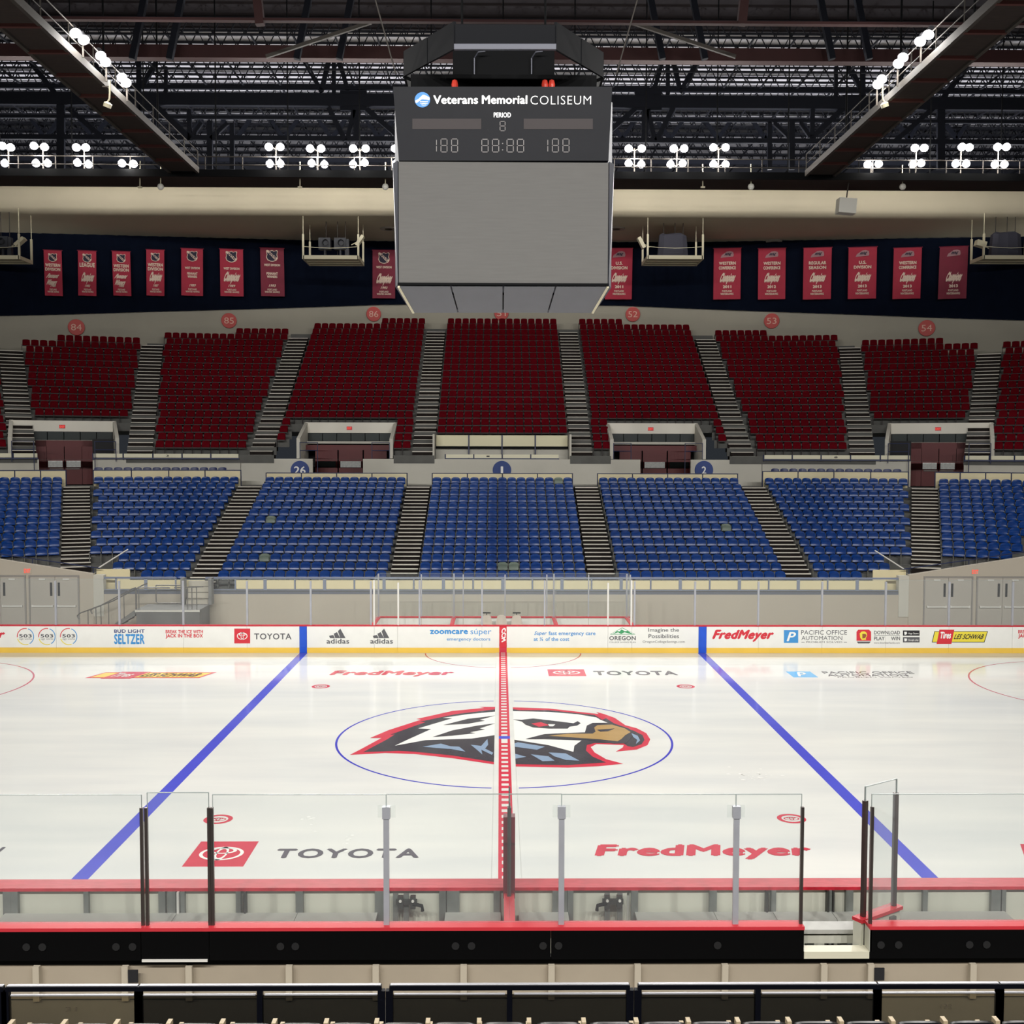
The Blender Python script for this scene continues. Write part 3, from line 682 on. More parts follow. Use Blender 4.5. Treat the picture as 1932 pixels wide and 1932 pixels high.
for sg in (-1, 1):
    for (a, b), kt in zip(U_AISLES, (16.4, 15.2)):
        stair(UC, sg*(a+b)/2, UR0-UT*2.62, UR0+UT*(kt-.7), 7.44, UZ+URISE*kt, int(2*(kt+2.2)), b-a-.05, 'upper tier stair with white nosings, %s' % (('beside disc 86 block inner edge' if sg < 0 else 'beside disc 52 block inner edge') if a < 5 else ('between disc 85 and 86 blocks' if sg < 0 else 'between disc 52 and 53 blocks')), nd=.065)
    for th, kt, lab in ((U_TH[0], 13.6, 'between disc 84 and 85 blocks' if sg < 0 else 'between disc 53 and 54 blocks'), (U_TH[1], 12.0, 'past the disc 84 block' if sg < 0 else 'past the disc 54 block')):
        def arc(Rr, sg=sg, th=th): return UC(sg*(14.5+Rr*th), Rr)
        stair(UC, arc, UR0-UT*2.62, UR0+UT*(kt-.7), 7.44, UZ+URISE*kt, int(2*(kt+2.2)), 1.36, 'upper tier stair with white nosings '+lab, nd=.065)

# ================================================================== WALLS OF THE BOWL
YF = 19.23
TN = mat('wall_grey_strip', (108, 112, 124), .7)  # blue-grey strip along the top of the front wall
wf = MB().box(-18.2, 18.2, YF, YF+.15, -.03, 1.5); o = struct(wf.build('wall_front', WALL)); o['label'] = 'beige wall below the front of the blue seats'
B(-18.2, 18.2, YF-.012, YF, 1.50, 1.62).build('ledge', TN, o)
B(-18.2, 18.2, YF, YF+.45, 1.5, 1.66).build('kerb', CONC, o)
for sg, side in ((-1, 'left'), (1, 'right')):
    prof = [(18.2, -.03), (34, -.03), (34, 4.9), (22.2, 3.03), (18.2, 2.40)]
    mb = MB().prism([(sg*x, YF-.05, z) for x, z in prof], (0, .25, 0)); o = struct(mb.build('wall_'+side, WALL)); o['label'] = 'beige wall with grey exit doors beside the rink'
    B(*sorted((sg*18.2, sg*17.75)), YF-.04, YF+.3, .5, 2.35).build('corner_pier', WALLG, o)
    rail = thing('guard_rail', 'blue pipe rail along the sloping wall top above the exit doors, %s' % ('landing side' if sg < 0 else 'side without landing'), 'railing')
    MB().tube([(sg*18.0, YF+.25, 2.62), (sg*22.2, YF+.25, 3.22), (sg*32, YF+.25, 4.75)], .025).build('pipe', NAVY, rail)
    for x in (18.3, 21.0, 24.0, 27.0): MB().tube([(sg*x, YF+.25, 2.3+(x-18.2)*.155), (sg*x, YF+.25, 2.62+(x-18.0)*.15)], .02).build('post', NAVY, rail)
    MB().tube([(sg*17.2, YF+1.6, 3.35), (sg*18.1, YF+.3, 2.62)], .03).build('white_pipe', POSTW, rail)
# exit doors in the side walls
di = 0
for px0, pxm, px1, lab in ((58, 105, 148, 1), (-45, 2, 47.5, 2), (1744, 1788, 1832, 3), (1843.5, 1890, 1936, 4)):
    di += 1; YD = YF-.05
    xs = [at(p, 1140, YD).x for p in (px0, pxm, px1)]; zt = 2.28
    d = struct(bpy.data.objects.new('door_%d' % di, None)); COL.objects.link(d); d['label'] = 'pair of grey exit doors with push bars'
    fr = MB().box(xs[0]-.06, xs[0], YD-.05, YD+.05, 0, zt+.06).box(xs[2], xs[2]+.06, YD-.05, YD+.05, 0, zt+.06).box(xs[0], xs[2], YD-.05, YD+.05, zt, zt+.06)
    fr.build('door_frame', mat('door_frame_grey', (150, 146, 142), .5), d)
    for q, (a, b) in enumerate(((xs[0], xs[1]), (xs[1], xs[2]))):
        lf = B(a+.008, b-.008, YD-.04, YD+.02, .02, zt-.01).build('door_leaf', DOORM, d)
        wx = b-.17 if q == 0 else a+.17
        B(wx-.05, wx+.05, YD-.048, YD-.03, 1.42, 2.02).build('vision_panel', DARK, lf)
        MB().box(a+.08, b-.08, YD-.12, YD-.06, .94, 1.0).box(a+.08, a+.14, YD-.1, YD-.04, .92, 1.02).box(b-.14, b-.08, YD-.1, YD-.04, .92, 1.02).build('push_bar', POSTW, lf)
        B((a+b)/2-.14, (a+b)/2+.14, YD-.09, YD-.03, zt-.14, zt-.08).build('door_closer', POSTW, lf)
for px, py, who in ((51.5, 1077, 'landing side'), (1840, 1079, 'side without landing')):
    O = at(px-6, py+4, YF-.075); U = at(px+6, py+4, YF-.075)-O; V = at(px-6, py-4, YF-.075)-O
    t = thing('exit_sign', 'small red EXIT lettering above the grey doors, '+who, 'exit sign')
    B(O.x-.03, O.x+U.x+.03, YF-.07, YF-.045, O.z-.03, O.z+V.z+.03).build('backing', WALL, t); text_mb('EXIT', O, (U.x,0,0), (0,0,V.z), .03).build('lettering', EXITM, t)
# barrier in front of the first row: cream panels in a blue-grey frame
RAILB = mat('barrier_blue_grey', (132, 140, 160), .5)
bar = thing('front_barrier', 'barrier of cream panels in a blue-grey frame before the front blue seats', 'barrier')
w = 1.325; YBr = YF+.05
for i in range(-14, 14):
    a, b = i*w, (i+1)*w
    if a < -18.1 or b > 18.2 or (a < -12.95 and b > -14.4 and a > -14.5): continue
    B(a+.04, b-.04, YBr, YBr+.03, 1.72, 2.12).build('panel', CREAM, bar)
    B(a-(.07 if i % 2 == 0 else .03), a+(.07 if i % 2 == 0 else .03), YBr-.03, YBr+.06, 1.45, 2.2).build('post', RAILB, bar)
for a, b in ((-18.1, -14.55), (-13.25, 18.2)): B(a, b, YBr-.03, YBr+.06, 2.18, 2.26).build('top_rail', RAILB, bar); B(a, b, YBr-.02, YBr+.05, 1.64, 1.70).build('bottom_rail', RAILB, bar)
for px0, px1, who in ((182, 245, 'above the landing'), (1647, 1709, 'beside the exit doors, side without landing')):
    a, b = at(px0, 1085, YF+.6), at(px1, 1095, YF+.6)
    tag(B(a.x, b.x, YF+.6, YF+.66, 1.64, 2.55).build('wheelchair_screen', CREAM), 'taller cream screen board behind the front barrier '+who, 'screen')

# ================================================================== MIDDLE WALLS, DOORWAYS, PANELS
ZW = LZ+LRISE*LN                              # walkway behind the blue seats
ZA = 7.47                                     # aisle at the foot of the red seats
def px_s(px, D): return at(px, 900, D-DY).x
def wall_piece(name, label, s0, s1, z0, z1, R=WD, th=.2, m=WALLG, n=16):
    mb = MB(); vs = []
    for i in range(n+1):
        s = s0+(s1-s0)*i/n; x, y, h = UC(s, R); nx, ny = math.sin(-h), math.cos(h)
        vs += [(x, y, z0), (x, y, z1), (x+nx*th, y+ny*th, z1), (x+nx*th, y+ny*th, z0)]
    fs = []
    for i in range(n):
        a, b = 4*i, 4*i+4; fs += [(a, b, b+1, a+1), (a+1, b+1, b+2, a+2), (a+2, b+2, b+3, a+3), (a+3, b+3, b, a)]
    mb.add(vs, fs+[(0, 1, 2, 3), (4*n+3, 4*n+2, 4*n+1, 4*n)])
    o = struct(mb.build(name, m)); o['label'] = label; return o
x26a, x26b = px_s(455, 63), px_s(590, 63)
x1a, x1b = px_s(685, 63), px_s(1208, 63)
x2a, x2b = px_s(1303, 63), px_s(1437, 63)
wm1 = wall_piece('wall_middle', 'grey wall bearing round sign 1 behind the blue seats', x1a, x1b, ZW-.4, ZA)
wm26 = wall_piece('wall_middle', 'grey wall piece bearing round sign 26', x26a, x26b, ZW-.4, ZA)
wm2 = wall_piece('wall_middle', 'grey wall piece bearing round sign 2', x2a, x2b, ZW-.4, ZA)
# outer wall pieces stand further back behind a ledge with dark blue seats
sdL = 14.5+WD*U_TH[0]
outer = {}
for sg, nm in ((-1, 'disc 85 side'), (1, 'disc 53 side')):
    a, b = px_s(180, 62), x26a-.03
    if sg > 0: a, b = x2b+.03, px_s(1713, 62)
    sa = sg*(14.5+WD*math.asin((abs(a if sg < 0 else b)-14.5)/WD)); sb = b if sg < 0 else a
    outer[sg] = (sa, sb)
    wall_piece('wall_middle', 'grey wall behind a ledge of dark blue seats, '+nm, *sorted((sa, sb)), ZW-.4, 7.42)
    # beyond the outer red doors
    wall_piece('wall_middle', 'grey wall past the outer red doors, '+nm, *sorted((sa+sg*2.75, sa+sg*12)), ZW-.4, 7.42)
# floor slab on top of the walls
fl = MB(); strip(fl, UC, WD+.1, WD+1.6, ZA-.03, ZA-.03, -12.98, 12.98, 10)
for sg in (-1, 1): strip(fl, UC, WD+.1, WD+1.6, ZA-.06, ZA-.06, sg*12.98, sg*(14.5+WD*1.0), 24)
# cut away above the doorways by leaving only the slab behind: slab is thin, doorways are recessed below it
flo = struct(fl.build('floor', CONC)); flo['label'] = 'narrow concrete aisle in front of the red seats'
# round section signs on the middle walls
def disc_sign(name, label, text, px, py, D, rpx, m, mt, th=.04):
    c = at(px, py, D-DY); r = rpx*D/F; t = thing(name, label, 'section sign', loc=c)
    mb = MB().lathe([(0, -th), (r*.97, -th), (r, -th*.6), (r, 0)], 32, (0, 0, 0), (0, 1, 0)); mb.build('disc', m, t)
    w = r*(1.25 if len(text) > 1 else .5)
    if text == '1': w = r*.26
    h = r*.82; text_mb(text, (-w/2, -th-.006, -h/2), (w, 0, 0), (0, 0, h), .025 if m is DISCB else .0).build('digits', mt, t); return t
disc_sign('section_sign', 'round blue sign reading 26 on the grey wall', '26', 566, 887, 62.995, 17.5, DISCB, AD_WHT)
disc_sign('section_sign', 'round blue sign reading 1 on the grey wall', '1', 947, 887, 62.995, 17.5, DISCB, AD_WHT)
disc_sign('section_sign', 'round blue sign reading 2 on the grey wall', '2', 1328, 887, 62.995, 17.5, DISCB, AD_WHT)
# cream boards behind the top blue row
for nm, (a, b) in lower_blocks(13).items():
    bn = BLK[nm][0]; t = thing('back_barrier', 'cream panels behind the top seats of the '+bn, 'barrier')
    n = 4; Rb = LR0+LT*13+.42; lowz = ZW-.05; hz = ZW+(.72 if nm in ('1', '26', '2') else .86)
    if nm in ('far84', 'far54'): n = 5
    for i in range(n):
        s0, s1 = a+(b-a)*i/n, a+(b-a)*(i+1)/n; p0, p1 = LC(s0, Rb), LC(s1, Rb); d = Vector((p1[0]-p0[0], p1[1]-p0[1], 0)).normalized()*.03
        A, C = Vector((p0[0], p0[1], 0))+d, Vector((p1[0], p1[1], 0))-d
        MB().bar((A.x, A.y, (lowz+hz)/2), (C.x, C.y, (lowz+hz)/2), .03, hz-lowz-.06).build('panel', CREAM, t)
        MB().bar((A.x, A.y, hz), (C.x, C.y, hz), .05, .05).build('rail', NAVY, t)
        MB().tube([(p0[0], p0[1], ZW-.05), (p0[0], p0[1], hz+.02)], .03).build('post', NAVY, t)
    MB().tube([(p1[0], p1[1], ZW-.05), (p1[0], p1[1], hz+.02)], .03).build('post', NAVY, t)
# ledge seats (only their tops show) and white strips with row letters above
sb_ = MB()
for sg in (-1, 1):
    sa, sb = sorted(outer[sg]); n = int((sb-sa-.6)/P)
    for i in range(n):
        x, y, h = UC(sa+.3+P*(i+.5), WD-.75); sb_.merge(back_b, Matrix.Translation((x, y, ZW+.18)) @ Matrix.Rotation(h, 4, 'Z'))
stuff(tag(sb_.build('ledge_seats', mat('seat_navy', (20, 34, 92), .4), smooth=True), 'dark blue seat tops on the ledge behind the cream panels', 'seats'))
def white_strip(label, s0, s1, n, z0, z1, R, letter=None, li=2):
    t = thing('parapet_strip', label, 'parapet')
    for i in range(n):
        a, b = s0+(s1-s0)*i/n, s0+(s1-s0)*(i+1)/n; p0, p1 = UC(a, R), UC(b, R); d = (Vector(p1[:2]+(0,))-Vector(p0[:2]+(0,))).normalized()*.04
        A, C = Vector((p0[0], p0[1], (z0+z1)/2))+d, Vector((p1[0], p1[1], (z0+z1)/2))-d
        pn = MB().bar(A, C, .04, z1-z0).build('panel', mat('strip_white', (226, 222, 196), .5), t)
        MB().tube([(p0[0], p0[1], z0-.12), (p0[0], p0[1], z1+.02)], .035).build('post', NAVY, t)
        if letter and i == li:
            m = (A+C)/2; text_mb(letter, (m.x-.09, m.y-.04, z0+.06), (.18, 0, 0), (0, 0, z1-z0-.12), .02).build('digit', AD_BLK, pn)
    A, C = UC(s0, R), UC(s1, R)
    for i in range(n):
        p0, p1 = UC(s0+(s1-s0)*i/n, R), UC(s0+(s1-s0)*(i+1)/n, R)
        MB().bar((p0[0], p0[1], z0-.05), (p1[0], p1[1], z0-.05), .06, .08).build('rail', NAVY, t)
white_strip('white parapet strip with a 1 below the cream fascia, above sign 1', px_s(840, 63), px_s(1055, 63), 4, 7.54, 7.74, WD+.06, '1', 1)
for sg, dg in ((-1, '2'), (1, '8')):
    a, b = sorted(outer[sg]); white_strip('white parapet strip bearing digit %s on the grey wall, disc %s side' % (dg, '85' if sg < 0 else '53'), a+.05, b-.05, 5, 7.52, 7.74, WD-.09, dg, 2)
    a2, b2 = sorted((outer[sg][0]+sg*2.75, outer[sg][0]+sg*9)); white_strip('white parapet strip past the outer red doors, disc %s side' % ('84' if sg < 0 else '54'), a2, b2, 5, 7.52, 7.74, WD-.09)
# cream fascia under disc 51 block
t = thing('fascia_panels', 'four large cream panels with navy posts under the central red seats', 'parapet')
fx0, fx1 = px_s(822, 64.3), px_s(1072, 64.3)
for i in range(4):
    a, b = fx0+(fx1-fx0)*i/4, fx0+(fx1-fx0)*(i+1)/4
    B(a+.04, b-.04, 64.3-DY, 64.36-DY, 8.22, 8.86).build('panel', mat('fascia_cream', (222, 216, 182), .5), t)
    if i: B(a-.035, a+.035, 64.24-DY, 64.3-DY, 7.5, 8.88).build('post', NAVY, t)
B(fx0, fx1, 64.3-DY, 64.36-DY, 8.08, 8.2).build('lower_rail', BLACKM, t); B(fx0, fx1, 64.5-DY, 64.55-DY, 7.45, 8.1).build('back_board', WALLG, t)
for x in (fx0-.06, fx1+.06): B(x-.05, x+.05, 63.2-DY, 64.4-DY, 7.45, 8.9).build('end_board', WALLG, t)
# ------------------------------------------------------------------ doorways with boxed canopies
def doorway(cx_px, label, D, w, arcs=None, front=True, side='inner'):
    """canopy box and red doors; local frame: x along the wall, y away from the rink"""
    if arcs is None: x, y, h = at(cx_px, 850, D-DY).x, D-DY, 0.
    else: x, y, h = arcs
    t = thing('doorway', label, 'doorway', loc=(x, y, 0)); t.rotation_euler = (0, 0, h)
    zt = 9.62; z1 = 9.0; W2 = w/2
    B(-W2, W2, 2.9, 3.05, z1, zt).build('header', mat('canopy_paint', (234, 230, 218), .7), t)
    for sx in (-1, 1):
        q = sx*W2
        MB().hexa([(q-.1, .32, 7.5), (q+.1, .32, 7.5), (q+.1, 3.05, 7.0), (q-.1, 3.05, 7.0), (q-.1, .32, 8.62), (q+.1, .32, 8.62), (q+.1, 3.05, zt+.02), (q-.1, 3.05, zt+.02)]).build('side_wall', WALLG, t)
    n = 6
    for i in range(n): B(-W2+.12+(w-.24)*i/n+.02, -W2+.12+(w-.24)*(i+1)/n-.02, 2.95, 3.0, 8.5, 8.98).build('glazing', DGLASS, t)
    B(-W2+.1, W2-.1, 2.6, 2.95, 8.36, 8.5).build('lintel', WALLG, t)
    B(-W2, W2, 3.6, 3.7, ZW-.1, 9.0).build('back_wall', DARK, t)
    B(-W2+.1, W2-.1, .2, 3.6, ZW-.12, ZW).build('threshold', STEP, t)
    if front:
        for sx in (-1, 1):
            lf = B(sx*.02 if sx > 0 else -.92, .92 if sx > 0 else -.02, 2.2, 2.28, ZW, ZW+2.15).build('door_leaf', DOORR, t)
            B(*sorted((sx*.1, sx*.86)), 2.185, 2.2, ZW+.98, ZW+1.34).build('window', LITWIN, lf); B(*sorted((sx*.08, sx*.8)), 2.14, 2.19, ZW+.85, ZW+.92).build('push_bar', POSTD, lf)
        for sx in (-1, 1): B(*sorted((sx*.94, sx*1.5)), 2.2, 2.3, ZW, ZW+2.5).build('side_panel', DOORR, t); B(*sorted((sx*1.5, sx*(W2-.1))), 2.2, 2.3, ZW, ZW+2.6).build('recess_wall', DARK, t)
        B(-1.5, 1.5, 2.2, 2.3, ZW+2.15, ZW+2.5).build('transom', DOORR, t)
    else:
        sx = -1 if side == 'left' else 1
        for k, (a, b) in enumerate(((-2.0, -.7), (-.62, .78), (.86, 2.2))):
            lf = B(a, b, 2.2, 2.28, ZW, ZW+2.0).build('door_leaf', DOORR, t)
            wa, wb = ((a+.9, b-.12) if sx < 0 else (a+.12, b-.9)) if k != 1+sx*1 and k != 1 else (a+.1, b-.1)
            B(a+.1, b-.1, 2.185, 2.2, ZW+.98, ZW+1.34).build('window', LITWIN if k != (0 if sx < 0 else 2) else DGLASS, lf)
        B(-W2+.1, W2-.1, 2.2, 2.3, ZW+2.0, ZW+2.3).build('transom', DOORR, t)
    e = thing('exit_sign', 'small glowing red exit sign on the doorway canopy '+label.split(',')[-1].strip(), 'exit sign')
    e.location = Matrix.Translation((x, y, 0)) @ Matrix.Rotation(h, 4, 'Z') @ Vector((-.08, 2.87, 9.28)); e.rotation_euler = (0, 0, h)
    B(-.16, .16, 0, .03, -.1, .1).build('backing', AD_RED, e); text_mb('EXIT', (-.13, -.006, -.06), (.26, 0, 0), (0, 0, .12), .02).build('lettering', EXITM, e)
    # pipe rails at the mouth
    r = thing('pipe_rail', 'navy pipe rail at the mouth of the doorway, '+label.split(',')[-1].strip(), 'railing'); r.location = (x, y, 0); r.rotation_euler = (0, 0, h)
    ry = -.15 if arcs else .3
    for sx in (-1, 1):
        for z in (7.95, 8.4): MB().tube([(sx*(W2-.1), ry, z), (sx*1.55, ry, z)], .022).build('rail', NAVY, r)
        for xx in (W2-.1, 1.55): MB().tube([(sx*xx, ry, ZW if xx < 2 else 7.3), (sx*xx, ry, 8.42)], .022).build('post', NAVY, r)
    return t
doorway(649, 'red doors in a canopied doorway, between signs 26 and 1', 62.85, 5.3, front=False, side='left')
doorway(1243, 'red doors in a canopied doorway, between signs 1 and 2', 62.85, 5.3, front=False, side='right')
for sg, lab in ((-1, 'under disc 84'), (1, 'under disc 54')):
    sa = outer[sg][0]+sg*1.38; p = UC(sa, WD-.15)
    doorway(0, 'red double doors in a canopied doorway, '+lab, 0, 5.5, arcs=p)

# ================================================================== RIM WALL, CURTAIN, SOFFIT, FASCIA
rimc = [(0, 79.3), (8.6, 79.1), (14.4, 78.3), (18.6, 77.3), (24, 75.6), (29, 73.8), (34, 71.6), (42, 67)]
cbot = [(0, 572), (8.6, 575), (14.4, 581), (18.6, 585), (24, 590), (29, 595.5), (34, 600), (42, 607)]
def lerp(tab, q):
    for (a, u), (b, v) in zip(tab[:-1], tab[1:]):
        if a <= q <= b: return u+(v-u)*(q-a)/(b-a)
    return tab[-1][1]
ctop = [(0, 459), (14.4, 456), (24, 450), (34, 443), (42, 438)]
xs = [-42+84*i/56 for i in range(57)]
rim = MB(); cur = MB(); sof = MB(); DFa = 70.2; ZS = zat(405, DFa)
vr, vc = [], []
for x in xs:
    D = lerp(rimc, abs(x)); zb = zat(lerp(cbot, abs(x)), D); ztp = zat(lerp(ctop, abs(x)), D-.2)
    vr += [(x, D-DY, 9.0), (x, D-DY, zb)]; fold = .05*math.sin(x*9)
    for j in range(5): vc.append((x, D-DY-.22+fold*.4, zb-.1+(ztp-zb+.3)*j/4))
n = len(xs)
rim.add(vr, [(2*i, 2*i+2, 2*i+3, 2*i+1) for i in range(n-1)])
o = struct(rim.build('wall_rim', RIM)); o['label'] = 'grey-beige wall above the top red seats'
cx_ = [-42+84*i/420 for i in range(421)]; vc = []
for x in cx_:
    D = lerp(rimc, abs(x)); zb = zat(lerp(cbot, abs(x)), D); ztp = zat(lerp(ctop, abs(x)), D-.2)
    vc += [(x, D-DY-.2+.05*math.sin(x*7)+.03*math.sin(x*17), zb-.06), (x, D-DY-.2+.05*math.sin(x*7)+.03*math.sin(x*17), ztp+.05)]
cur.add(vc, [(2*i, 2*i+2, 2*i+3, 2*i+1) for i in range(len(cx_)-1)])
curt = tag(cur.build('curtain', CURT, smooth=True), 'dark navy curtain band hanging all along behind the banners', 'curtain')
# soffit with a rounded lip up into the fascia
vs = []; rows = []
for x in xs:
    D = lerp(rimc, abs(x)); ztp = zat(lerp(ctop, abs(x)), D-.2); Yb = D-DY+.3; Yf = DFa-DY; r = .75; col = [(x, Yb, ztp+.05), (x, Yf+r, ZS)]
    for j in range(1, 6): a = j*math.pi/10; col.append((x, Yf+r-r*math.sin(a), ZS+r-r*math.cos(a)))
    col.append((x, Yf, zat(350, DFa))); col.append((x, Yf+.6, zat(350, DFa))); vs += col; m_ = len(col)
sof.add(vs, [(i*m_+j, i*m_+j+1, (i+1)*m_+j+1, (i+1)*m_+j) for i in range(n-1) for j in range(m_-1)])
o = struct(sof.build('ceiling_soffit', FASC, smooth=True)); o['label'] = 'cream plaster soffit and fascia over the top of the stands'
DLR = mat('downlight_ring', (176, 172, 158), .5)
for px, py, lab in ((375, 431, 'smaller one over the disc 85 end'), (431, 448, 'one next the curtain near disc 85'), (733, 431, 'one beside the scoreboard, disc 86 side'), (1163, 431, 'one beside the scoreboard, disc 52 side'), (1461, 449, 'one next the curtain above disc 53'), (1516, 431, 'smaller one past disc 53')):
    d = ray(px, py); p = CAM+d*((ZS-.02-CAM.z)/d.z)
    t = thing('soffit_downlight', 'round recessed downlight in the cream soffit, '+lab, 'downlight', loc=(p.x, p.y, ZS-.02-(.25 if py > 440 else 0)))
    MB().ring((0,0,-.06), (1,0,0), (0,1,0), .3, .55, 24).lathe([(.55,-.06),(.6,.04),(.6,.3)], 24).build('trim_ring', DLR, t); MB().disc((0,0,.0), (.3,0,0), (0,.3,0), 20).build('lens', DGLASS, t)
# round red discs with block numbers on the rim wall
for tx, px, py, r in (('84', 144, 617.5, 14.8), ('85', 432, 605, 14), ('86', 705, 592.5, 13.6), ('51', 946, 591, 13.4), ('52', 1194, 593, 13.6), ('53', 1456, 605.5, 14.2), ('54', 1748.5, 619, 15)):
    D = 78.0
    for _ in range(6): D = lerp(rimc, abs(at(px, py, D-DY).x))
    disc_sign('number_disc', 'round red disc reading %s on the wall above the red seats' % words(tx), tx, px, py, D-.12, r, DISC, DISCT).rotation_euler = (0, 0, math.atan2(lerp(rimc, abs(at(px, py, D-DY).x)+.5)-lerp(rimc, max(0, abs(at(px, py, D-DY).x)-.5)), 1)*(1 if px > 946 else -1))
# ------------------------------------------------------------------ banners
def champ(mb, O, U, V): text_mb('Champions', O, U, V, .03, .25, mb=mb)
NAMES = {'wd': ('WESTERN', 'DIVISION'), 'lg': ('LEAGUE',), 'wst': ('WEST DIVISION',), 'wc': ('WESTERN', 'CONFERENCE'), 'us': ('U.S.', 'DIVISION'), 'rs': ('REGULAR', 'SEASON'), 'no': ()}
bans = [(100, 473, 31, 557, 'old', 'wd', 'Pennant|Winners', '1980', BANN, 'faded end banner beside the end platform'), (165, 474, 32, 557, 'old', 'lg', 'C', '1982', BANN, 'second from the end platform'),
        (229, 475, 32, 557, 'old', 'wd', 'Pennant|Winners', '1985', BANN, 'third from the end platform'), (293.5, 472, 32, 557, 'old', 'wd', 'C', '1987', BANN, 'fourth from the end platform'),
        (363, 470, 39, 557, 'old', 'wst', 'P', '1989', BANN, 'rose tinted, beside disc 85'), (437, 471, 42, 558, 'old', 'wst', 'C', '1989', BANN, 'right above disc 85'),
        (513.5, 469, 43, 558, 'old', 'wst', 'P', '1993', BANND, 'maroon, next to the platform with dark machines'), (724.5, 473, 42, 562, 'old', 'wst', 'C', '1993', BANND, 'maroon, between platform and scoreboard'),
        (1168, 469, 50, 564, 'new', 'us', 'C', '2011', BANN, 'partly behind the scoreboard'), (1372, 469, 50, 564, 'new', 'wc', 'C', '2011', BANN, 'beside the platform with covered machine'),
        (1456, 469, 50, 564, 'new', 'wc', 'C', '2012', BANN, 'above disc 53'), (1542, 468, 51, 564, 'new', 'rs', 'C', '2013', BANN, 'past disc 53'),
        (1627, 467, 51, 563, 'new', 'us', 'C', '2013', BANN, 'with pinkish cast'), (1712, 468, 50, 563, 'new', 'wc', 'C', '2013', BANN, 'above disc 54'), (1799, 466, 50, 563, 'new', 'no', 'C', '2013', BANND, 'without title lines, nearest the end platform')]
for bi, (px, yt, wpx, yb, kind, nm, mid, yr, m, where) in enumerate(bans):
    D = 78.0
    for _ in range(6): D = lerp(rimc, abs(at(px, 510, D-DY).x))-.62
    c = at(px, (yt+yb)/2, D-DY); k = D/F; w, h = wpx*k, (yb-yt)*k
    xa, xb = c.x-w/2, c.x+w/2; ang = math.atan2(lerp(rimc, abs(xb))-lerp(rimc, abs(xa)), w)*.6
    title = ' '.join(NAMES[nm]).lower() or 'champions'
    t = thing('banner', spell('red banner, %s %s, %s' % (title, yr, where)), 'banner', 'championship banners on the navy curtain', c); t.rotation_euler = (0, 0, ang)
    rnd = random.Random(bi); sk = rnd.uniform(-.04, .04); mb = MB(); vs = []; nx, nz = 10, 4
    for j in range(nz+1):
        for i in range(nx+1):
            u = i/nx-.5; v = .5-j/nz; vs.append((u*w*(1-.05*(.5-v)*rnd.random()*0)+sk*(.5-v)*w, .03*math.sin(i*1.4+bi)*(.5-v), v*h))
    mb.add(vs, [(j*(nx+1)+i, (j+1)*(nx+1)+i, (j+1)*(nx+1)+i+1, j*(nx+1)+i+1) for j in range(nz) for i in range(nx)]); mb.build('cloth', m, t, smooth=True)
    MB().tube([(-w/2-.05, 0, h/2), (w/2+.05, 0, h/2)], .03).build('hanging_rod', BANND, t)
    y = -.06
    def L(s, u0, u1, v0, v1, bold=.03, shear=0., mm=BANT, nme='lettering', dy=0.):
        bold *= 1.7
        return text_mb(s, (u0*w, y-dy, v0*h), ((u1-u0)*w, 0, 0), (0, 0, (v1-v0)*h), bold, shear).build(nme, mm, t)
    if kind == 'old':
        sh = [(-.5,.42),(-.42,.5),(-.18,.42),(0,.5),(.18,.42),(.42,.5),(.5,.42),(.44,.1),(.5,-.12),(.4,-.36),(.15,-.48),(0,-.5),(-.15,-.48),(-.4,-.36),(-.5,-.12),(-.44,.1)]
        S_ = w*.5; z0 = .335*h
        MB().poly([(a*S_, y, z0+b*S_) for a, b in sh]).build('shield', BANT, t); MB().poly([(a*S_*.88, y-.006, z0+b*S_*.88) for a, b in sh]).build('shield_field', BANN2, t)
        MB().poly([(-.5*S_, y-.012, z0+.40*S_), (-.32*S_, y-.012, z0+.46*S_), (.5*S_, y-.012, z0-.22*S_), (.34*S_, y-.012, z0-.42*S_)]).build('shield_sash', BANT, t)
        q = Vector((.70*S_, 0, -.54*S_)); text_mb('WHL', (-.36*S_, y-.016, z0+.20*S_), q, (.12*S_, 0, .17*S_), .03).build('lettering', BANN2, t)
    else:
        z0 = .37*h; pts = [(-.24,-.075),(-.20,-.01),(-.06,.055),(-.02,.075),(.10,.085),(.2,.06),(.22,-.01),(.2,-.05)]
        MB().poly([(a*w*1.05, y, z0+b*h*.8) for a, b in pts]).build('league_mark', mat('banner_grey_print', (168, 128, 132), .7), t); L('WHL', -.15, .2, .345, .405, .04, .35, mm=BANN2, dy=.006)
    nl = NAMES[nm]
    if kind == 'old':
        tz = .15 if len(nl) == 2 or nl == ('LEAGUE',) else .06+(.06 if yr == '1993' else 0)
        for q, s in enumerate(nl):
            hh = .075 if nl != ('LEAGUE',) else .1
            if nl == ('WEST DIVISION',): L(s, -.34, .34, tz, tz+.05)
            else: L(s, -.42, .42, tz-q*.09-.02, tz-q*.09-.02+hh)
        if mid == 'C': L('Champions', -.42, .44, -.25, .02, .05, .3)
        elif mid == 'P': L('PENNANT', -.24, .24, -.06, -.005); L('WINNERS', -.22, .22, -.125, -.07)
        else: L('Pennant', -.4, .42, -.12, -.01, .04, .3); L('Winners', -.42, .3, -.27, -.14, .04, .3)
        L(yr, -.15, .17, -.31, -.255, .02, .15); L('PORTLAND', -.2, .2, -.385, -.345, .02); L('WINTER HAWKS', -.32, .32, -.435, -.395, .02)
    else:
        for q, s in enumerate(nl): L(s, -.13 if s == 'U.S.' else -.31, .13 if s == 'U.S.' else .31, .17-q*.09, .235-q*.09, .03)
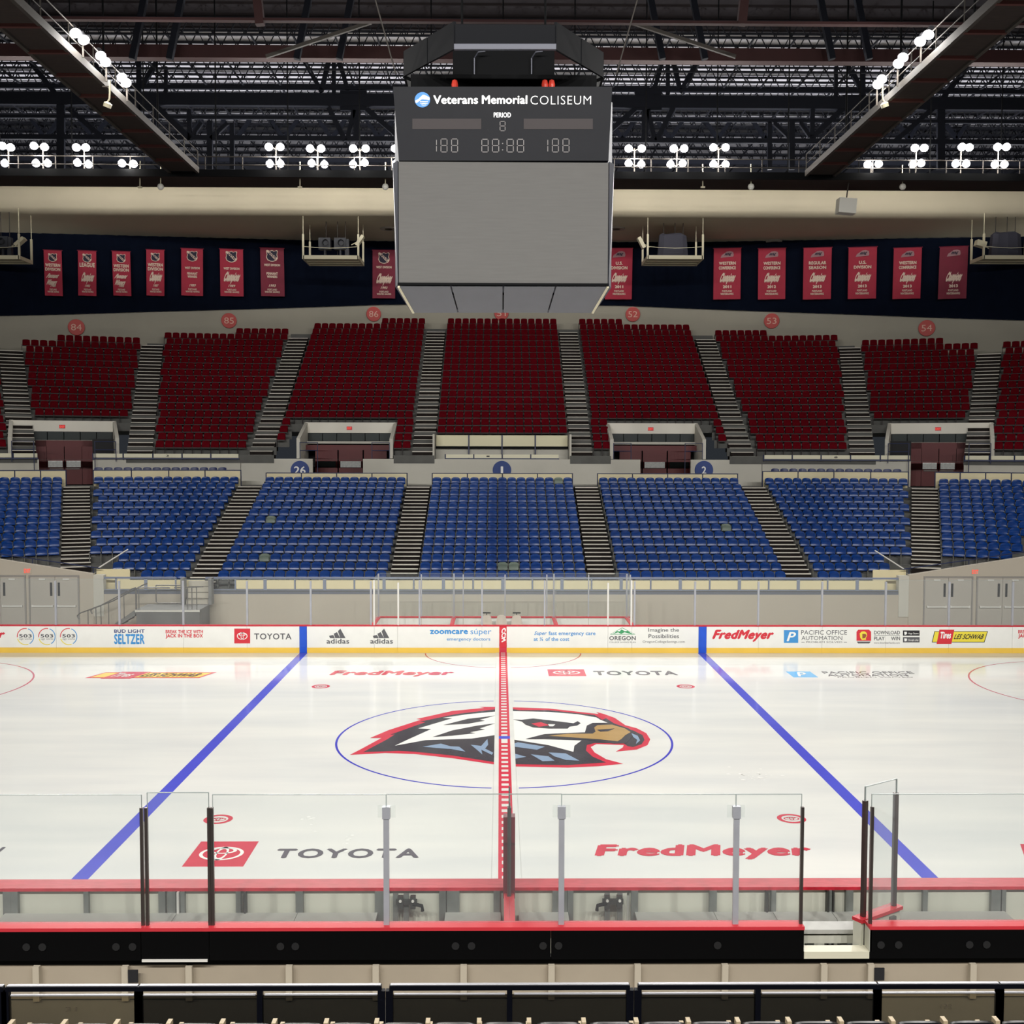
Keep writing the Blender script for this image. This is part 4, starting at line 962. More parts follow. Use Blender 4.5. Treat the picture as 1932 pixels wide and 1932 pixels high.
        L('Champions', -.34, .36, -.22, .02, .05, .3); L(yr, -.16, .16, -.285, -.225, .04); L('PORTLAND', -.18, .18, -.36, -.32, .02); L('WINTERHAWKS', -.24, .24, -.42, -.375, .02)

# ================================================================== LANDING STAIR BEHIND THE FAR GLASS
LG = thing('metal_landing', 'grey metal landing with steps and pipe rails below the blue seats', 'landing')
YL0, YL1 = 16.9, 18.6
def xl(px, Y=17.0): return at(px, 1150, Y).x
zl = 1.13; xa, xb = xl(256), xl(378)
GM = mat('landing_grey', (128, 128, 126), .6, noise=.15, scale=2)
B(xa, xb, YL0, YL1, zl-.05, zl).build('deck', GM, LG); B(xa, xb, YL0-.02, YL0, zl-.1, zl-.01).build('edge_strip', POSTW, LG)
B(xa+.03, xb-.03, YL0+.06, YL1, -.03, zl-.06).build('skirt', mat('landing_skirt', (122, 122, 122), .6, noise=.25, scale=1.5), LG)
ns = 6; xs0 = xl(186)
for i in range(ns):
    x1 = xa-(xa-xs0)*i/ns; x0 = xa-(xa-xs0)*(i+1)/ns; z = zl*(1-(i+1)/(ns+.5))
    B(x0, x1, YL0+.1, YL1-.2, z-.05, z).build('tread', GM, LG)
MB().hexa([(xs0-.1, YL0+.04, -.02), (xs0+.12, YL0+.04, -.02), (xs0+.12, YL0+.09, -.02), (xs0-.1, YL0+.09, -.02), (xa-.02, YL0+.04, zl-.2), (xa, YL0+.04, zl-.25), (xa, YL0+.09, zl-.25), (xa-.02, YL0+.09, zl-.02)]).build('stringer', GM, LG)
PIPE = mat('landing_pipe', (120, 118, 116), .45, .4)
for yy in (YL0+.03, YL1-.15):
    MB().tube([(xl(150), yy, .72), (xl(147), yy, .86), (xl(152), yy, .97), (xl(190), yy, 1.28), (xl(252), yy, 2.02), (xl(258), yy, 2.06)], .03).build('stair_rail', PIPE, LG)
    for px, z0, z1 in ((167, 0, 1.08), (182, 0, 1.22), (235, .75, 1.83)): MB().tube([(xl(px), yy, z0), (xl(px), yy, z1)], .02).build('stair_post', PIPE, LG)
MB().tube([(xa+.05, YL0+.05, zl), (xa+.05, YL0+.05, 2.0), (xa+.12, YL0+.05, 2.06), (xl(322), YL0+.05, 2.06)], .03).build('deck_rail', PIPE, LG)
MB().tube([(xl(274), YL1-.1, zl+.85), (xl(274), YL1-.1, zl+.12), (xl(278), YL1-.1, zl+.06), (xl(322), YL1-.1, zl+.06), (xl(325), YL1-.1, zl+.12), (xl(325), YL1-.1, zl+.85), (xl(274), YL1-.1, zl+.85)], .025).build('deck_rail', PIPE, LG)
for px in (263, 355, 363, 372): MB().tube([(xl(px), YL0+.05, zl), (xl(px), YL0+.05, 2.1)], .022).build('deck_post', PIPE, LG)
MB().tube([(xl(330), YL0+.05, 2.06), (xl(385), YL0+.05, 2.1)], .025).build('deck_rail', PIPE, LG)
B(xl(323), xl(330), YL1-.2, YL1+.2, zl, 2.3).build('newel', GM, LG); B(xl(377), xl(383), YL1-.2, YL1+.2, zl, 2.3).build('newel', GM, LG)
for i in range(4): B(xl(331), xl(376), YL1+.02+.13*i, YL1+.58, zl+.25*i, zl+.25*(i+1)-.02).build('upper_step', mat('pale_step', (190, 184, 170), .6), LG)

# ================================================================== NEAR SIDE: PLAYERS' BENCH
NB = thing('dasher_boards', 'near dasher boards with red cap seen from the bench side', 'rink boards')
YN = -13.12                                   # back face
def nx_(px, py=1710, Y=YN): return at(px, py, Y).x
B(-22, 22, YN, -12.76, 1.03, 1.08).build('cap_rail', CAP, NB)
B(-22, 22, -13.0, -12.95, 0, 1.03).build('ice_side_panel', BOARD, NB)
pn = [-160, 30, 163, 320, 452, 565, 716, 838, 938, 1056, 1186, 1345, 1460, 1564, 1602, 1745, 1878, 2080]
for a, b in zip(pn[:-1], pn[1:]):
    B(nx_(a)+.02, nx_(b)-.02, YN+.06, YN+.11, .02, 1.03).build('back_panel', BACKB, NB)
for px, w in ((14, 15), (28, 13), (163, 9), (306, 13), (324, 15), (337, 4), (345, 8), (450, 9), (463, 4), (565, 14), (716, 17), (835, 13), (855, 24), (937, 12), (1056, 28), (1076, 11), (1197, 13), (1345, 14), (1446, 4), (1459, 9), (1561, 4), (1565, 8), (1571, 3), (1602, 14), (1745, 9), (1878, 18), (1893, 8)):
    x = nx_(px); h = w*16.7/F/2
    B(x-h, x+h, YN-(.02 if w > 5 else .05), YN+.06, .02, 1.03).build('post', STEEL if w > 5 else (POSTW if px in (337, 1565) else STEELD), NB)
for px0, px1, sx in ((742, 832, 1), (1078, 1190, -1)):     # bench gates with latches
    a, b = nx_(px0), nx_(px1); d = B(a, b, YN-.05, YN-.02, .1, .2).build('gate_rail', STEEL, NB)
    for px in ((747, 767) if sx > 0 else (1145, 1169)): B(nx_(px)-.04, nx_(px)+.04, YN-.06, YN-.01, .1, 1.0).build('gate_stile', STEEL, NB)
    c = nx_(768 if sx > 0 else 1155); lt = MB().box(c-.16, c+.16, YN-.12, YN-.06, .86, .93).box(c-.13, c-.05, YN-.14, YN-.05, .80, .99).box(c+.06, c+.14, YN-.14, YN-.05, .80, .99)
    lt.build('latch', STEELD, NB); MB().tube([(c+sx*.1, YN-.13, .88), (c+sx*.24, YN-.16, .86), (c+sx*.25, YN-.16, .78)], .028).build('latch_handle', BLACKM, NB)
    for q in (-.09, .1): MB().lathe([(0, -.02), (.022, -.02), (.022, 0)], 8, (c+q, YN-.145, .93), (0, 1, 0)).build('bolt', POSTW, NB)
for a, b in ((10, 713), (840, 945), (978, 1072), (1197, 1895)):
    edges_ = [a]+[e for e in (335, 562, 1346, 1457, 1568) if a < e < b]+[b]
    for u, v in zip(edges_[:-1], edges_[1:]): B(nx_(u)+.004, nx_(v)-.004, -13.44, YN-.02, .66, .70).build('bottle_shelf', GREYB, NB)
# divider between the two benches
DV = thing('bench_divider', 'red padded divider with metal post between the two benches', 'divider')
xd = at(961, 1720, -13.8).x
B(xd-.08, xd+.08, -14.3, YN-.02, 0, 1.06).build('wall', CAP2, DV)
for s in (-1, 1): B(xd+s*.055-.035+s*.0, xd+s*.055+.035, -13.30, -13.12, .98, 2.24).build('pad', mat('pad_dark_red', (120, 22, 40), .5), DV)
B(xd-.03, xd+.03, -13.42, -13.32, 1.06, 2.42).build('post', POSTD, DV); MB().box(xd-.008, xd+.008, -14.2, -13.42, 1.06, 2.75).build('glass', GLASS, DV); B(xd-.012, xd+.012, -13.44, -13.4, 2.42, 2.75).build('glass_edge', POSTD, DV)
# bench-back wall
YW0, YW1 = -14.52, -14.31
def wx(px, py=1760, Y=-14.42): return at(px, py, Y).x
gate0, gate1 = wx(1517, 1760, -14.5), wx(1640, 1760, -14.5)
BW = thing('bench_barrier', 'bench back barrier with red cap, black band and beige ribbed base', 'bench barrier')
for a, b in ((-22, gate0), (gate1, 22)):
    B(a, b, YW0-.01, YW1, 1.02, 1.07).build('cap', CAP2, BW)
cuts = [-22, wx(270), wx(398), wx(1039), gate0]
for a, b in zip(cuts[:-1], cuts[1:]): B(a+.006, b-.006, YW0, YW0+.08, .60, 1.02).build('black_band', BLACKB, BW)
for a, b in ((gate1, 22),): B(a+.006, b, YW0, YW0+.08, .60, 1.02).build('black_band', BLACKB, BW)
for px in (56, 86, 224, 255, 532, 560, 860, 890, 1024, 1053, 1351, 1657, 1690, 1823, 1855):
    MB().lathe([(0, -.012), (.055, -.012), (.055, 0)], 10, (wx(px, 1790), YW0, .80), (0, 1, 0)).build('bolt_cap', mat('bolt_dark', (22, 22, 24), .6), BW)
B(wx(272), wx(395), YW0-.02, YW0, .585, .62).build('gate_sill', POSTW, BW)
B(-22, 22, YW0+.08, YW1-.02, .50, .60).build('ledge', BLACKB, BW)
rb = [-60, 72, 239, 359, 547, 710, 875, 1040, 1202, 1366, 1552, 1640, 1832, 2000]
for a, b in zip(rb[:-1], rb[1:]): B(wx(a, 1850)+.01, wx(b, 1850)-.01, YW0+.10, YW0+.15, .0, .50).build('base_panel', BEIGE, BW)
for px in rb[1:-1]: B(wx(px, 1850)-.045, wx(px, 1850)+.045, YW0+.02, YW0+.10, .0, .50).build('rib', mat('rib_beige', (190, 180, 162), .6), BW)
for px in (255, 1655): B(wx(px, 1830)-.07, wx(px, 1830)+.07, YW0+.0, YW0+.02, .28, .46).build('vent', DARK, BW)
# open gateway
B(gate0, gate1, YW0, YW1, .60, .70).build('threshold', mat('sill_cream', (216, 212, 190), .5), BW)
B(gate1, gate1+.03, YW0, YW1, .70, 1.02).build('jamb', BACKB, BW)
bench = thing('players_bench', 'grey players bench glimpsed through the open bench gate', 'bench')
B(wx(1400), wx(1660), -14.02, -13.72, .74, .80).build('seat_plank', GREYB, bench)
for px in (1430, 1548, 1612): B(wx(px)-.05, wx(px)+.05, -13.95, -13.8, 0, .74).build('support', STEEL, bench)
B(wx(1400), wx(1640), -13.98, -13.94, .58, .7).build('rail', BACKB, bench)
# gate swung in towards the ice
GD = thing('bench_gate', 'open bench gate with red cap and tall glass pane', 'gate', loc=(gate1+.02, YW1+.03, 0)); GD.rotation_euler = (0, 0, math.radians(33))
B(-.1, .82, -.02, .16, 1.03, 1.08).build('cap', CAP2, GD); B(-.08, .8, .02, .12, .32, 1.03).build('door_panel', BACKB, GD)
B(-.10, -.04, .0, .14, .3, 1.03).build('hinge_stile', BACKB, GD); B(.55, .66, -.03, .02, .85, .97).build('lock_plate', STEEL, GD)
for x in (0.03, .72): B(x-.03, x+.03, .04, .1, 1.08, 2.78).build('post', POSTD, GD)
gp = B(.03, .72, .06, .076, 1.1, 2.98).build('glass_pane', GLASS, GD); MB().box(.02, .73, .056, .08, 2.98, 2.99).box(.018, .028, .056, .08, 2.75, 2.98).box(.722, .732, .056, .08, 2.75, 2.98).build('pane_edge', GEDGE, gp)
# glass along the bench back
NG = thing('bench_glass', 'tall clear glass panes with metal posts behind the players benches', 'rink glass')
YG = -14.40
def gx_(px): return at(px, 1650, YG).x
for a, b, zt in ((-160, 269, 2.93), (279, 395.5, 2.96), (402, 729, 2.93), (729, 1059, 2.935), (1059, 1387, 2.93), (1387, 1511, 2.93), (1642, 2080, 2.93)):
    o = B(gx_(a), gx_(b), YG, YG+.016, 1.09, zt).build('glass_pane', GLASS, NG)
    MB().box(gx_(a), gx_(b), YG-.002, YG+.018, zt, zt+.008).box(gx_(a), gx_(a)+.006, YG-.002, YG+.018, 2.7, zt).box(gx_(b)-.006, gx_(b), YG-.002, YG+.018, 2.7, zt).build('pane_edge', GEDGE, o)
for px, wide in ((270, 0), (278.5, 0), (396.5, 0), (402, 0), (1511, 0), (1642, 0), (729.5, 1), (1059, 1), (1387.5, 1)):
    x = gx_(px); h = .04 if wide else .022
    p = B(x-h, x+h, YG-.05, YG-.004, 1.07, 2.76).build('post', POST if wide else POSTD, NG)
    if wide:
        B(x-.055, x+.055, YG-.06, YG+.03, 2.60, 2.77).build('post_cap', POST, p)
        B(x-.125, x+.125, YG+.018, YG+.03, 2.60, 2.77).build('clip_plate', GLASS, p)

# ================================================================== FOREGROUND: RAIL AND FIRST ROW OF SEATS
YR = 12.0-DY
def rx(px, py=1880): return at(px, py, YR).x
zr = zat(1858, 12.0); zm = zat(1876, 12.0)
BASEZ = .9
NF = struct(B(-12, 12, -24, YR+.25, BASEZ-.2, BASEZ).build('floor', CONC)); NF['label'] = 'concrete walkway before the near seats'
NR = struct(B(-12, 12, YR+.2, YR+.3, -.03, BASEZ).build('wall_near', BEIGE)); NR['label'] = 'low wall under the near railing'
RW_ = mat('rail_navy_gloss', (8, 10, 20), .55, spec=.15)
RTOP = mat('rail_top_highlight', (170, 170, 176), .4, .2)  # painted highlight for the rail and panel tops
segs = [(-240, 8, 'at the end beside the tan panel with a faint thirty-one'), (12, 262, 'with one tan panel bearing a faint thirty-one'), (262, 720, 'with two dark panels, below the oval emblem block'), (735, 1188, 'with two dark panels, below the red divider'), (1203, 1655, 'with two dark panels, below the open gate'), (1655, 1885, 'with one tan panel bearing a faint one-three-two'), (1885, 2170, 'past the tan panel with one-three-two')]
for a, b, lab in segs:
    t = thing('railing', 'navy railing section '+lab, 'railing')
    tint = TINT if (a, b) in ((12, 262), (1655, 1885), (-240, 8), (1885, 2170)) else SMOKE
    MB().box(rx(a), rx(b), YR-.03, YR+.03, zr-.05, zr).build('top_rail', RW_, t); MB().box(rx(a)+.01, rx(b)-.01, YR-.012, YR+.034, zr, zr+.008).build('highlight_strip', RTOP, t)  # pale strip stands in for the shine along the rail
    mids = [a, b] if b-a < 300 else [a, (a+b)/2, b]
    for u, v in zip(mids[:-1], mids[1:]):
        p = B(rx(u)+.012, rx(v)-.012, YR-.008, YR+.008, BASEZ+.05, zm).build('panel', tint, t); B(rx(u)+.05, rx(v)-.05, YR-.014, YR+.014, zm, zm+.014).build('panel_highlight', RTOP, p)
    for q in mids: h = .04 if q in (a, b) else .03; B(rx(q)-h, rx(q)+h, YR-.04, YR+.03, BASEZ, zr-.05).build('post', RW_, t)
# seat numbers drawn faintly on the tinted panels
for px, s in ((135, '31'), (1783, '132')):
    text_mb(s, (rx(px)-.06, YR-.03, zat(1903, 12)), (.13, 0, 0), (0, 0, .05), 0).build('digits', mat('faint_digits', (84, 76, 62), .7), [o for o in bpy.data.objects if o.name.startswith('railing') and o.get('label', '').find('faint one-three-two' if px > 900 else 'bearing a faint thirty-one') >= 0][0])
# near seats: only the tops of their backs show
YS = 11.1-DY; zs = zat(1923, 11.1)
NFL = zs-.84
nback = shell(.47, .40, .84, .03, -.02, .12, .03, .04); 
ME_NB = nback.mesh('backrest', NEARS, True); ME_NP = MB().prism([(-.22, -.40, .40), (.22, -.40, .40), (.22, -.40, .45), (-.22, -.40, .45)], (0, .38, 0)).mesh('seat', NEARS)
ME_NL = MB().box(-.275, -.24, -.36, .0, 0, .5).mesh('leg_frame', SEATF); ME_NA = MB().box(-.28, -.235, -.03, .07, .50, .842).box(-.28, -.235, -.42, -.03, .56, .60).mesh('armrest', ARMR)
arm_px = [-72, 28, 127, 226, 326, 424, 522, 617, 713.5, 810, 904, 1007, 1106, 1204, 1297, 1393, 1491, 1588, 1686, 1784, 1882, 1980]
struct(B(-12, 12, -24, YR-.35, BASEZ, NFL).build('floor', CONC))['label'] = 'step under the nearest seats'
for i, px in enumerate(arm_px[:-1]):
    x = at(px, 1928, YS).x+.2575
    t = thing('near_seat', 'black seat back with pale arm standards, %s along the nearest row from the sill-side panel' % NUM[i] if i < 18 else 'black seat back with pale arm standards, %s from the open-gate end of the nearest row' % NUM[20-i], 'seat', 'nearest row of seats', (x, YS, NFL))
    t.rotation_euler = (0, 0, math.pi); t.location.x = x
    link('backrest', ME_NB, t); link('seat', ME_NP, t, (0, -.0, 0)); link('leg_frame', ME_NL, t); link('armrest', ME_NA, t)

# ================================================================== SCOREBOARD
SB = thing('scoreboard', 'large dark hanging scoreboard with grey video screen over centre ice', 'scoreboard', loc=(0, 0, 0))
YS0 = -2.6; k0 = (YS0+DY)/F
def sp(px, py, Y=YS0): return at(px, py, Y)
a, b = sp(752, 305), sp(1146.5, 535)
B(a.x, b.x, YS0, YS0+.1, b.z, a.z).build('video_screen', SSCR, SB)
hx = (b.x-a.x)/2; mx = (a.x+b.x)/2; zb0, zt0 = b.z, a.z
ztop = sp(945, 163, -2.95).z
body = MB()
oct_ = [(-hx, YS0+.1), (hx, YS0+.1), (hx+.12, YS0+.35), (hx+.12, 2.35), (hx, 2.6), (-hx, 2.6), (-hx-.12, 2.35), (-hx-.12, YS0+.35)]
body.prism([(mx+x, y, zb0-.05) for x, y in oct_], (0, 0, ztop-zb0-.1)); body.build('body', SFRM, SB)
for s in (-1, 1):
    e = mx+s*hx; MB().hexa([(e+s*.02, YS0-.02, zb0-.05), (e+s*.09, YS0+.2, zb0-.05), (e+s*.09, YS0+.3, zb0-.05), (e, YS0+.1, zb0-.05), (e+s*.02, YS0-.02, zt0+.02), (e+s*.16, YS0+.2, zt0+.02), (e+s*.16, YS0+.3, zt0+.02), (e, YS0+.1, zt0+.02)]).build('side_frame', SFRM, SB)
B(mx-hx-.03, mx+hx+.03, YS0-.03, YS0+.08, zb0-.06, zb0).build('bottom_trim', BLACKM, SB)
q = [sp(752, 541), sp(1147, 541), at(1118, 590, -1.55), at(780, 590, -1.55)]
for i in range(4):
    u0, u1 = i/4+.004, (i+1)/4-.004; P0, P1 = q[0].lerp(q[1], u0), q[0].lerp(q[1], u1); P2, P3 = q[3].lerp(q[2], u1), q[3].lerp(q[2], u0)
    up = Vector((0, .06, .03)); MB().hexa([P0, P1, P2, P3, P0+up, P1+up, P2+up, P3+up]).build('skirt_panel', SSKI, SB)
for s, (A, C) in ((-1, (q[0], q[3])), (1, (q[1], q[2]))): MB().bar(A, C, .05).build('skirt_edge', IVORY, SB)
B(q[3].x, q[2].x, -1.4, 1.4, zb0-.12, zb0-.06).build('underside', BLACKM, SB)
# leaning sign panel
A, C, T0, T1 = sp(752.5, 303), sp(1148, 303), at(741.5, 163.5, -2.95), at(1155, 163.5, -2.95)
nrm = (C-A).cross(T0-A).normalized(); bk = Vector((0, .14, 0))
sign = MB().hexa([A, C, C+bk, A+bk, T0, T1, T1+bk, T0+bk]).build('sign_panel', SBOX, SB)
def spl(px, py, off=.012):
    p = on_plane(px, py, A, nrm); return p-Vector((0, off, 0))
def sign_text(s, x0, x1, yt, yb, m, bold=0., nme='lettering', sp_=1.):
    O = spl(x0, yb); return text_mb(s, O, spl(x1, yb)-O, spl(x0, yt)-O, bold, 0, sp_).build(nme, m, sign)
sign_text('Veterans', 817.5, 902, 180, 196.5, SWHITE, .034); sign_text('Memorial', 909, 995, 180, 196.5, SWHITE, .034); sign_text('COLISEUM', 1001, 1115, 181, 197.5, SWHITE, -.012, sp_=1.12)
sign_text('PERIOD', 931.5, 964, 212.5, 222, SWHITE, .03)
c = spl(797, 188.5); ex = spl(811.5, 188.5)-c; ey = spl(797, 174)-c
lg = MB().disc(c, ex, ey, 36).build('logo_disc', SLOGO, sign)
def lgp(lst, m, off): MB().poly([spl(797+x*14.5, 188.5-y*14.5, off) for x, y in lst]).build('logo_mark', m, lg)
lgp([(-.93,-.12),(-.55,.05),(.05,.62),(.25,.62),(.92,.3),(.96,.1),(.9,-.05),(.1,.05),(-.1,.05),(-.75,-.45),(-.9,-.38)], SWHITE, .02)
for yy in (-.2, -.42, -.64): lgp([(-.35+(.2 if yy < -.5 else 0),yy),(.2,yy-.04),(.75-(.2 if yy < -.5 else 0),yy),(.7-(.2 if yy < -.5 else 0),yy-.07),(.2,yy-.11),(-.3+(.2 if yy < -.5 else 0),yy-.07)], SWHITE, .02)
for a0, b0 in ((778, 908), (988, 1118.5)):
    MB().poly([spl(a0, 224, .008), spl(b0, 224, .008), spl(b0, 244, .008), spl(a0, 244, .008)]).build('name_display', NAMEP, sign)
def seg_digit(x0, x1, yt, yb, one=False):
    mb = MB(); w = max(1.3, (x1-x0)*.12)
    def hl(a, b, y): mb.poly([spl(a+w*.8, y-w/2), spl(b-w*.8, y-w/2), spl(b-w*.8, y+w/2), spl(a+w*.8, y+w/2)])
    def vl(x, a, b): mb.poly([spl(x-w/2, a+w*.8), spl(x+w/2, a+w*.8), spl(x+w/2, b-w*.8), spl(x-w/2, b-w*.8)])
    ym = (yt+yb)/2
    vl(x1, yt, ym); vl(x1, ym, yb)
    if not one:
        vl(x0, yt, ym); vl(x0, ym, yb); hl(x0, x1, yt); hl(x0, x1, ym); hl(x0, x1, yb)
    mb.build('digit', SEG, sign)
seg_digit(943.5, 953, 229, 247)
for ox in (0, 210):
    seg_digit(818+ox, 823.5+ox, 263, 287, True); seg_digit(832+ox, 843.5+ox, 262.5, 287); seg_digit(852+ox, 863.5+ox, 262.5, 287)
for x in (909, 929, 956.5, 976): seg_digit(x, x+12, 263, 287)
for y in (271, 283): MB().poly([spl(947.3, y-1), spl(949.3, y-1), spl(949.3, y+1), spl(947.3, y+1)]).build('colon_dot', SEG, sign)
for px in (858, 1028, 1041):
    c = at(px, 160, -2.6); MB().lathe([(.07, -.1), (.08, .0), (.06, .1), (0, .13)], 10, c).build('beacon', REDL, SB)
# dark core and hoist hood
B(mx-2.3, mx+2.3, -2.0, 2.2, ztop-.1, ztop+.6).build('top_deck', BLACKM, SB)
B(mx-1.3, mx+1.3, -1.0, 1.2, ztop+.6, ztop+2.2).build('hoist_core', BLACKM, SB)
f0, f1 = at(857, 92, -4.1), at(1049, 92, -4.1); hz = f0.z
hp = [(f0.x, -4.1), (f1.x, -4.1), (mx+2.55, -1.2), (mx+2.55, 1.2), (f1.x, 4.1), (f0.x, 4.1), (mx-2.55, 1.2), (mx-2.55, -1.2)]
for i in range(8):
    p0, p1 = Vector((*hp[i], hz+(0 if hp[i][1] < -4 else .35))), Vector((*hp[(i+1) % 8], hz+(0 if hp[(i+1) % 8][1] < -4 else .35)))
    nseg = 2 if i in (1, 7, 3, 5) else 1
    for j in range(nseg):
        u, v = p0.lerp(p1, j/nseg+.01), p0.lerp(p1, (j+1)/nseg-.01); nn = Vector((-(v-u).y, (v-u).x, 0)).normalized()*.06; hh = Vector((0, 0, .62 if i != 0 else .55))
        MB().hexa([u, v, v+nn, u+nn, u+hh, v+hh, v+hh+nn, u+hh+nn]).build('hood_panel', HOOD, SB)
MB().bar(f0+Vector((0, -.04, .02)), f1+Vector((0, -.04, .02)), .1, .12).build('hood_lip', SFRM, SB)
for x, y in hp[2:4]+hp[6:]: MB().bar((x, y, hz+.35), (mx+(x-mx)*.4, y*.4, hz-.1), .06).build('hood_strut', BLACKM, SB)
for s in (-1, 1):
    lo = at(747 if s < 0 else 1163, 140, -1.2); MB().tube([lo, lo+Vector((s*3.9, -.5, 14))], .018).build('hoist_cable', CATR, SB)
    MB().tube([(mx+s*1.1, 0, hz-.2), (mx+s*1.1, 0, 33.8)], .03).build('hoist_cable', BLACKM, SB)
for px in (895, 1003): p = at(px, 110, -1.1); MB().tube([p+Vector((0,0,-.4)), p, p+Vector((.1, -.1, .12)), p+Vector((.28, -.1, .14))], .02).build('work_lamp', SFRM, SB)

# ================================================================== ROOF
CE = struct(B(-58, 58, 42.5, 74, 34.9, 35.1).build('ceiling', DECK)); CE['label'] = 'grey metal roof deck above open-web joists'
B(-58, 58, 4, 42.5, 34.9, 35.1).build('shaded_deck', DECK_SHADE, CE)  # near part of the same deck, its lack of light painted in
je = struct(B(-58, 58, 73.5, 74, 22, 35).build('wall_back', mat('dark_back_wall', (44, 46, 54), .8))); je['label'] = 'dark wall closing the roof space behind the fascia'
jm = MB(); L = 96
jm.bar((-L/2, 0, 0), (L/2, 0, 0), .16, .12).bar((-L/2, 0, 1.0), (L/2, 0, 1.0), .16, .12)
for i in range(L): jm.bar((-L/2+i, 0, 0), (-L/2+i+.5, 0, 1.0), .06, .06); jm.bar((-L/2+i+.5, 0, 1.0), (-L/2+i+1, 0, 0), .06, .06)
JM = jm.mesh('roof_joist', JOIST)
for i in range(6, 22): link('roof_joist', JM, CE, (0, 28+2.05*i, 33.75))
for i in range(-18, 19): B(i*2.6-.04, i*2.6+.04, 40, 73, 33.55, 33.67).build('bridging', JOIST, CE)
def truss(name, D, members, chords, m, mirror=True):
    root = MB().box(-48, 48, D-DY-.2, D-DY+.2, zat(chords[0][1], D), zat(chords[0][0], D)).build(name, m, CE)
    for y0, y1 in chords[1:]: B(-48, 48, D-DY-.12, D-DY+.12, zat(y1, D), zat(y0, D)).build('chord', m, root)
    for x0, y0, x1, y1, w in members:
        for mm in ((0, 1) if mirror else (0,)):
            u = (1890-x0, y0, 1890-x1, y1) if mm else (x0, y0, x1, y1)
            MB().bar(at(u[0], u[1], D-DY), at(u[2], u[3], D-DY), w*D/F, .25, (0, 1, 0)).build('web_member', m, root)
    return root
mem = [(575, 116, 607, 174, 8), (620, 116, 607, 170, 8), (630, 116, 630, 178, 7), (641, 118, 656, 170, 8), (620, 203, 652, 266, 9), (668, 207, 655, 266, 8), (672, 208, 674, 262, 12), (692, 206, 750, 256, 9), (642, 190, 692, 190, 36),
       (262, 112, 262, 210, 8), (313, 126, 313, 186, 6), (295, 118, 266, 166, 8), (287, 193, 360, 262, 10), (357, 207, 358, 266, 8), (396, 228, 396, 320, 10), (380, 232, 362, 258, 7), (262, 195, 300, 195, 30), (292, 207, 292, 262, 7), (430, 232, 398, 262, 7), (438, 232, 438, 320, 8), (180, 120, 215, 205, 8), (115, 190, 115, 320, 14), (60, 120, 115, 190, 9), (130, 205, 200, 265, 9)]
truss('roof_truss', 78.0, mem, [(180, 203), (165, 171), (222, 228), (259, 268)], TRUSS)
truss('roof_truss', 88.0, [(x, 225, x+26, 262, 7) for x in range(60, 900, 90)]+[(x+26, 262, x+52, 225, 7) for x in range(60, 900, 90)], [(222, 226), (260, 266), (300, 308)], TRUSS)
B1 = B(-30, 30, 57.3-DY-.3, 57.3-DY+.3, zat(116, 57.3), zat(92, 57.3)).build('girder', BEAMR, CE); B(-30, 30, 50-DY-.15, 50-DY+.15, zat(44, 50), zat(39, 50)).build('girder', BEAMR, CE)
for s in (0, 1):
    fx = (lambda x: 1890-x) if s else (lambda x: x)
    MB().bar(at(fx(502), 107, 54-DY), at(fx(700), 42, 54-DY), .16).build('sway_brace', CATR, CE)
    MB().bar(at(fx(491), 47, 50-DY), at(fx(480), -60, 50-DY), .38).build('hanger_post', BEAMR, CE)
    for x in (560, 640, 320, 250): MB().bar(at(fx(x), 112, 56-DY), at(fx(x+30), -40, 56-DY), .3).build('web_member', TRUSS, CE)

# ------------------------------------------------------------------ catwalks
DLF = 62.0                                     # depth of the far floodlights
ZC = zat(345, DLF+1.2)
CT = thing('catwalk', 'long dark catwalk with rails across the front of the cream fascia', 'catwalk')
YC0, YC1 = DLF-.2-DY, DLF+2.4-DY
B(-42, 42, YC0, YC1, ZC-.05, ZC+.12).build('deck', CATW, CT); B(-42, 42, YC0-.05, YC0, ZC-.1, ZC+.3).build('toe_beam', BLACKM, CT)
for z in (ZC+.55, ZC+1.0): MB().tube([(-42, YC0, z), (42, YC0, z)], .03).build('rail', CATR, CT)
for i in range(-20, 21): MB().tube([(i*2.05, YC0, ZC), (i*2.05, YC0, ZC+1.0)], .03).build('rail_post', CATR, CT)
for i in range(-10, 11): MB().tube([(i*4.1, YC1-.2, ZC), (i*4.1, YC1-.2, 33.7)], .04).build('hanger', BLACKM, CT)
for s, lab in ((-1, 'disc 85 side'), (1, 'disc 53 side')):
    X0, X1 = (s*18.35, s*16.8)
    t = thing('catwalk', 'brown grated catwalk running out overhead above the stands, '+lab, 'catwalk')
    zc = 7.74+.846*18.35
    for i in range(12):
        ya, yb = .8+2.6*i, .8+2.6*(i+1); B(*sorted((X0, X1)), ya+.02, yb-.02, zc, zc+.08).build('deck_plate', CATW, t); B(*sorted((X0, X1)), ya-.08, ya+.08, zc-.12, zc).build('cross_beam', mat('catwalk_cross', (84, 44, 40), .8), t)
    for x in (X0, X1):
        B(x-.08, x+.08, 1, 32.0, zc-.1, zc+.22).build('side_beam', CATR, t)
        for z in (.6, 1.1): MB().tube([(x, 1, zc+z), (x, 32.0, zc+z)], .025).build('rail', CATR, t)
        for i in range(13): MB().tube([(x, .8+2.6*i, zc), (x, .8+2.6*i, zc+1.1)], .03).build('rail_post', CATR, t)
    for i in range(4): MB().tube([(X0, 6+8*i, zc), (X0, 6+8*i, 34.9)], .05).build('hanger', BLACKM, t)
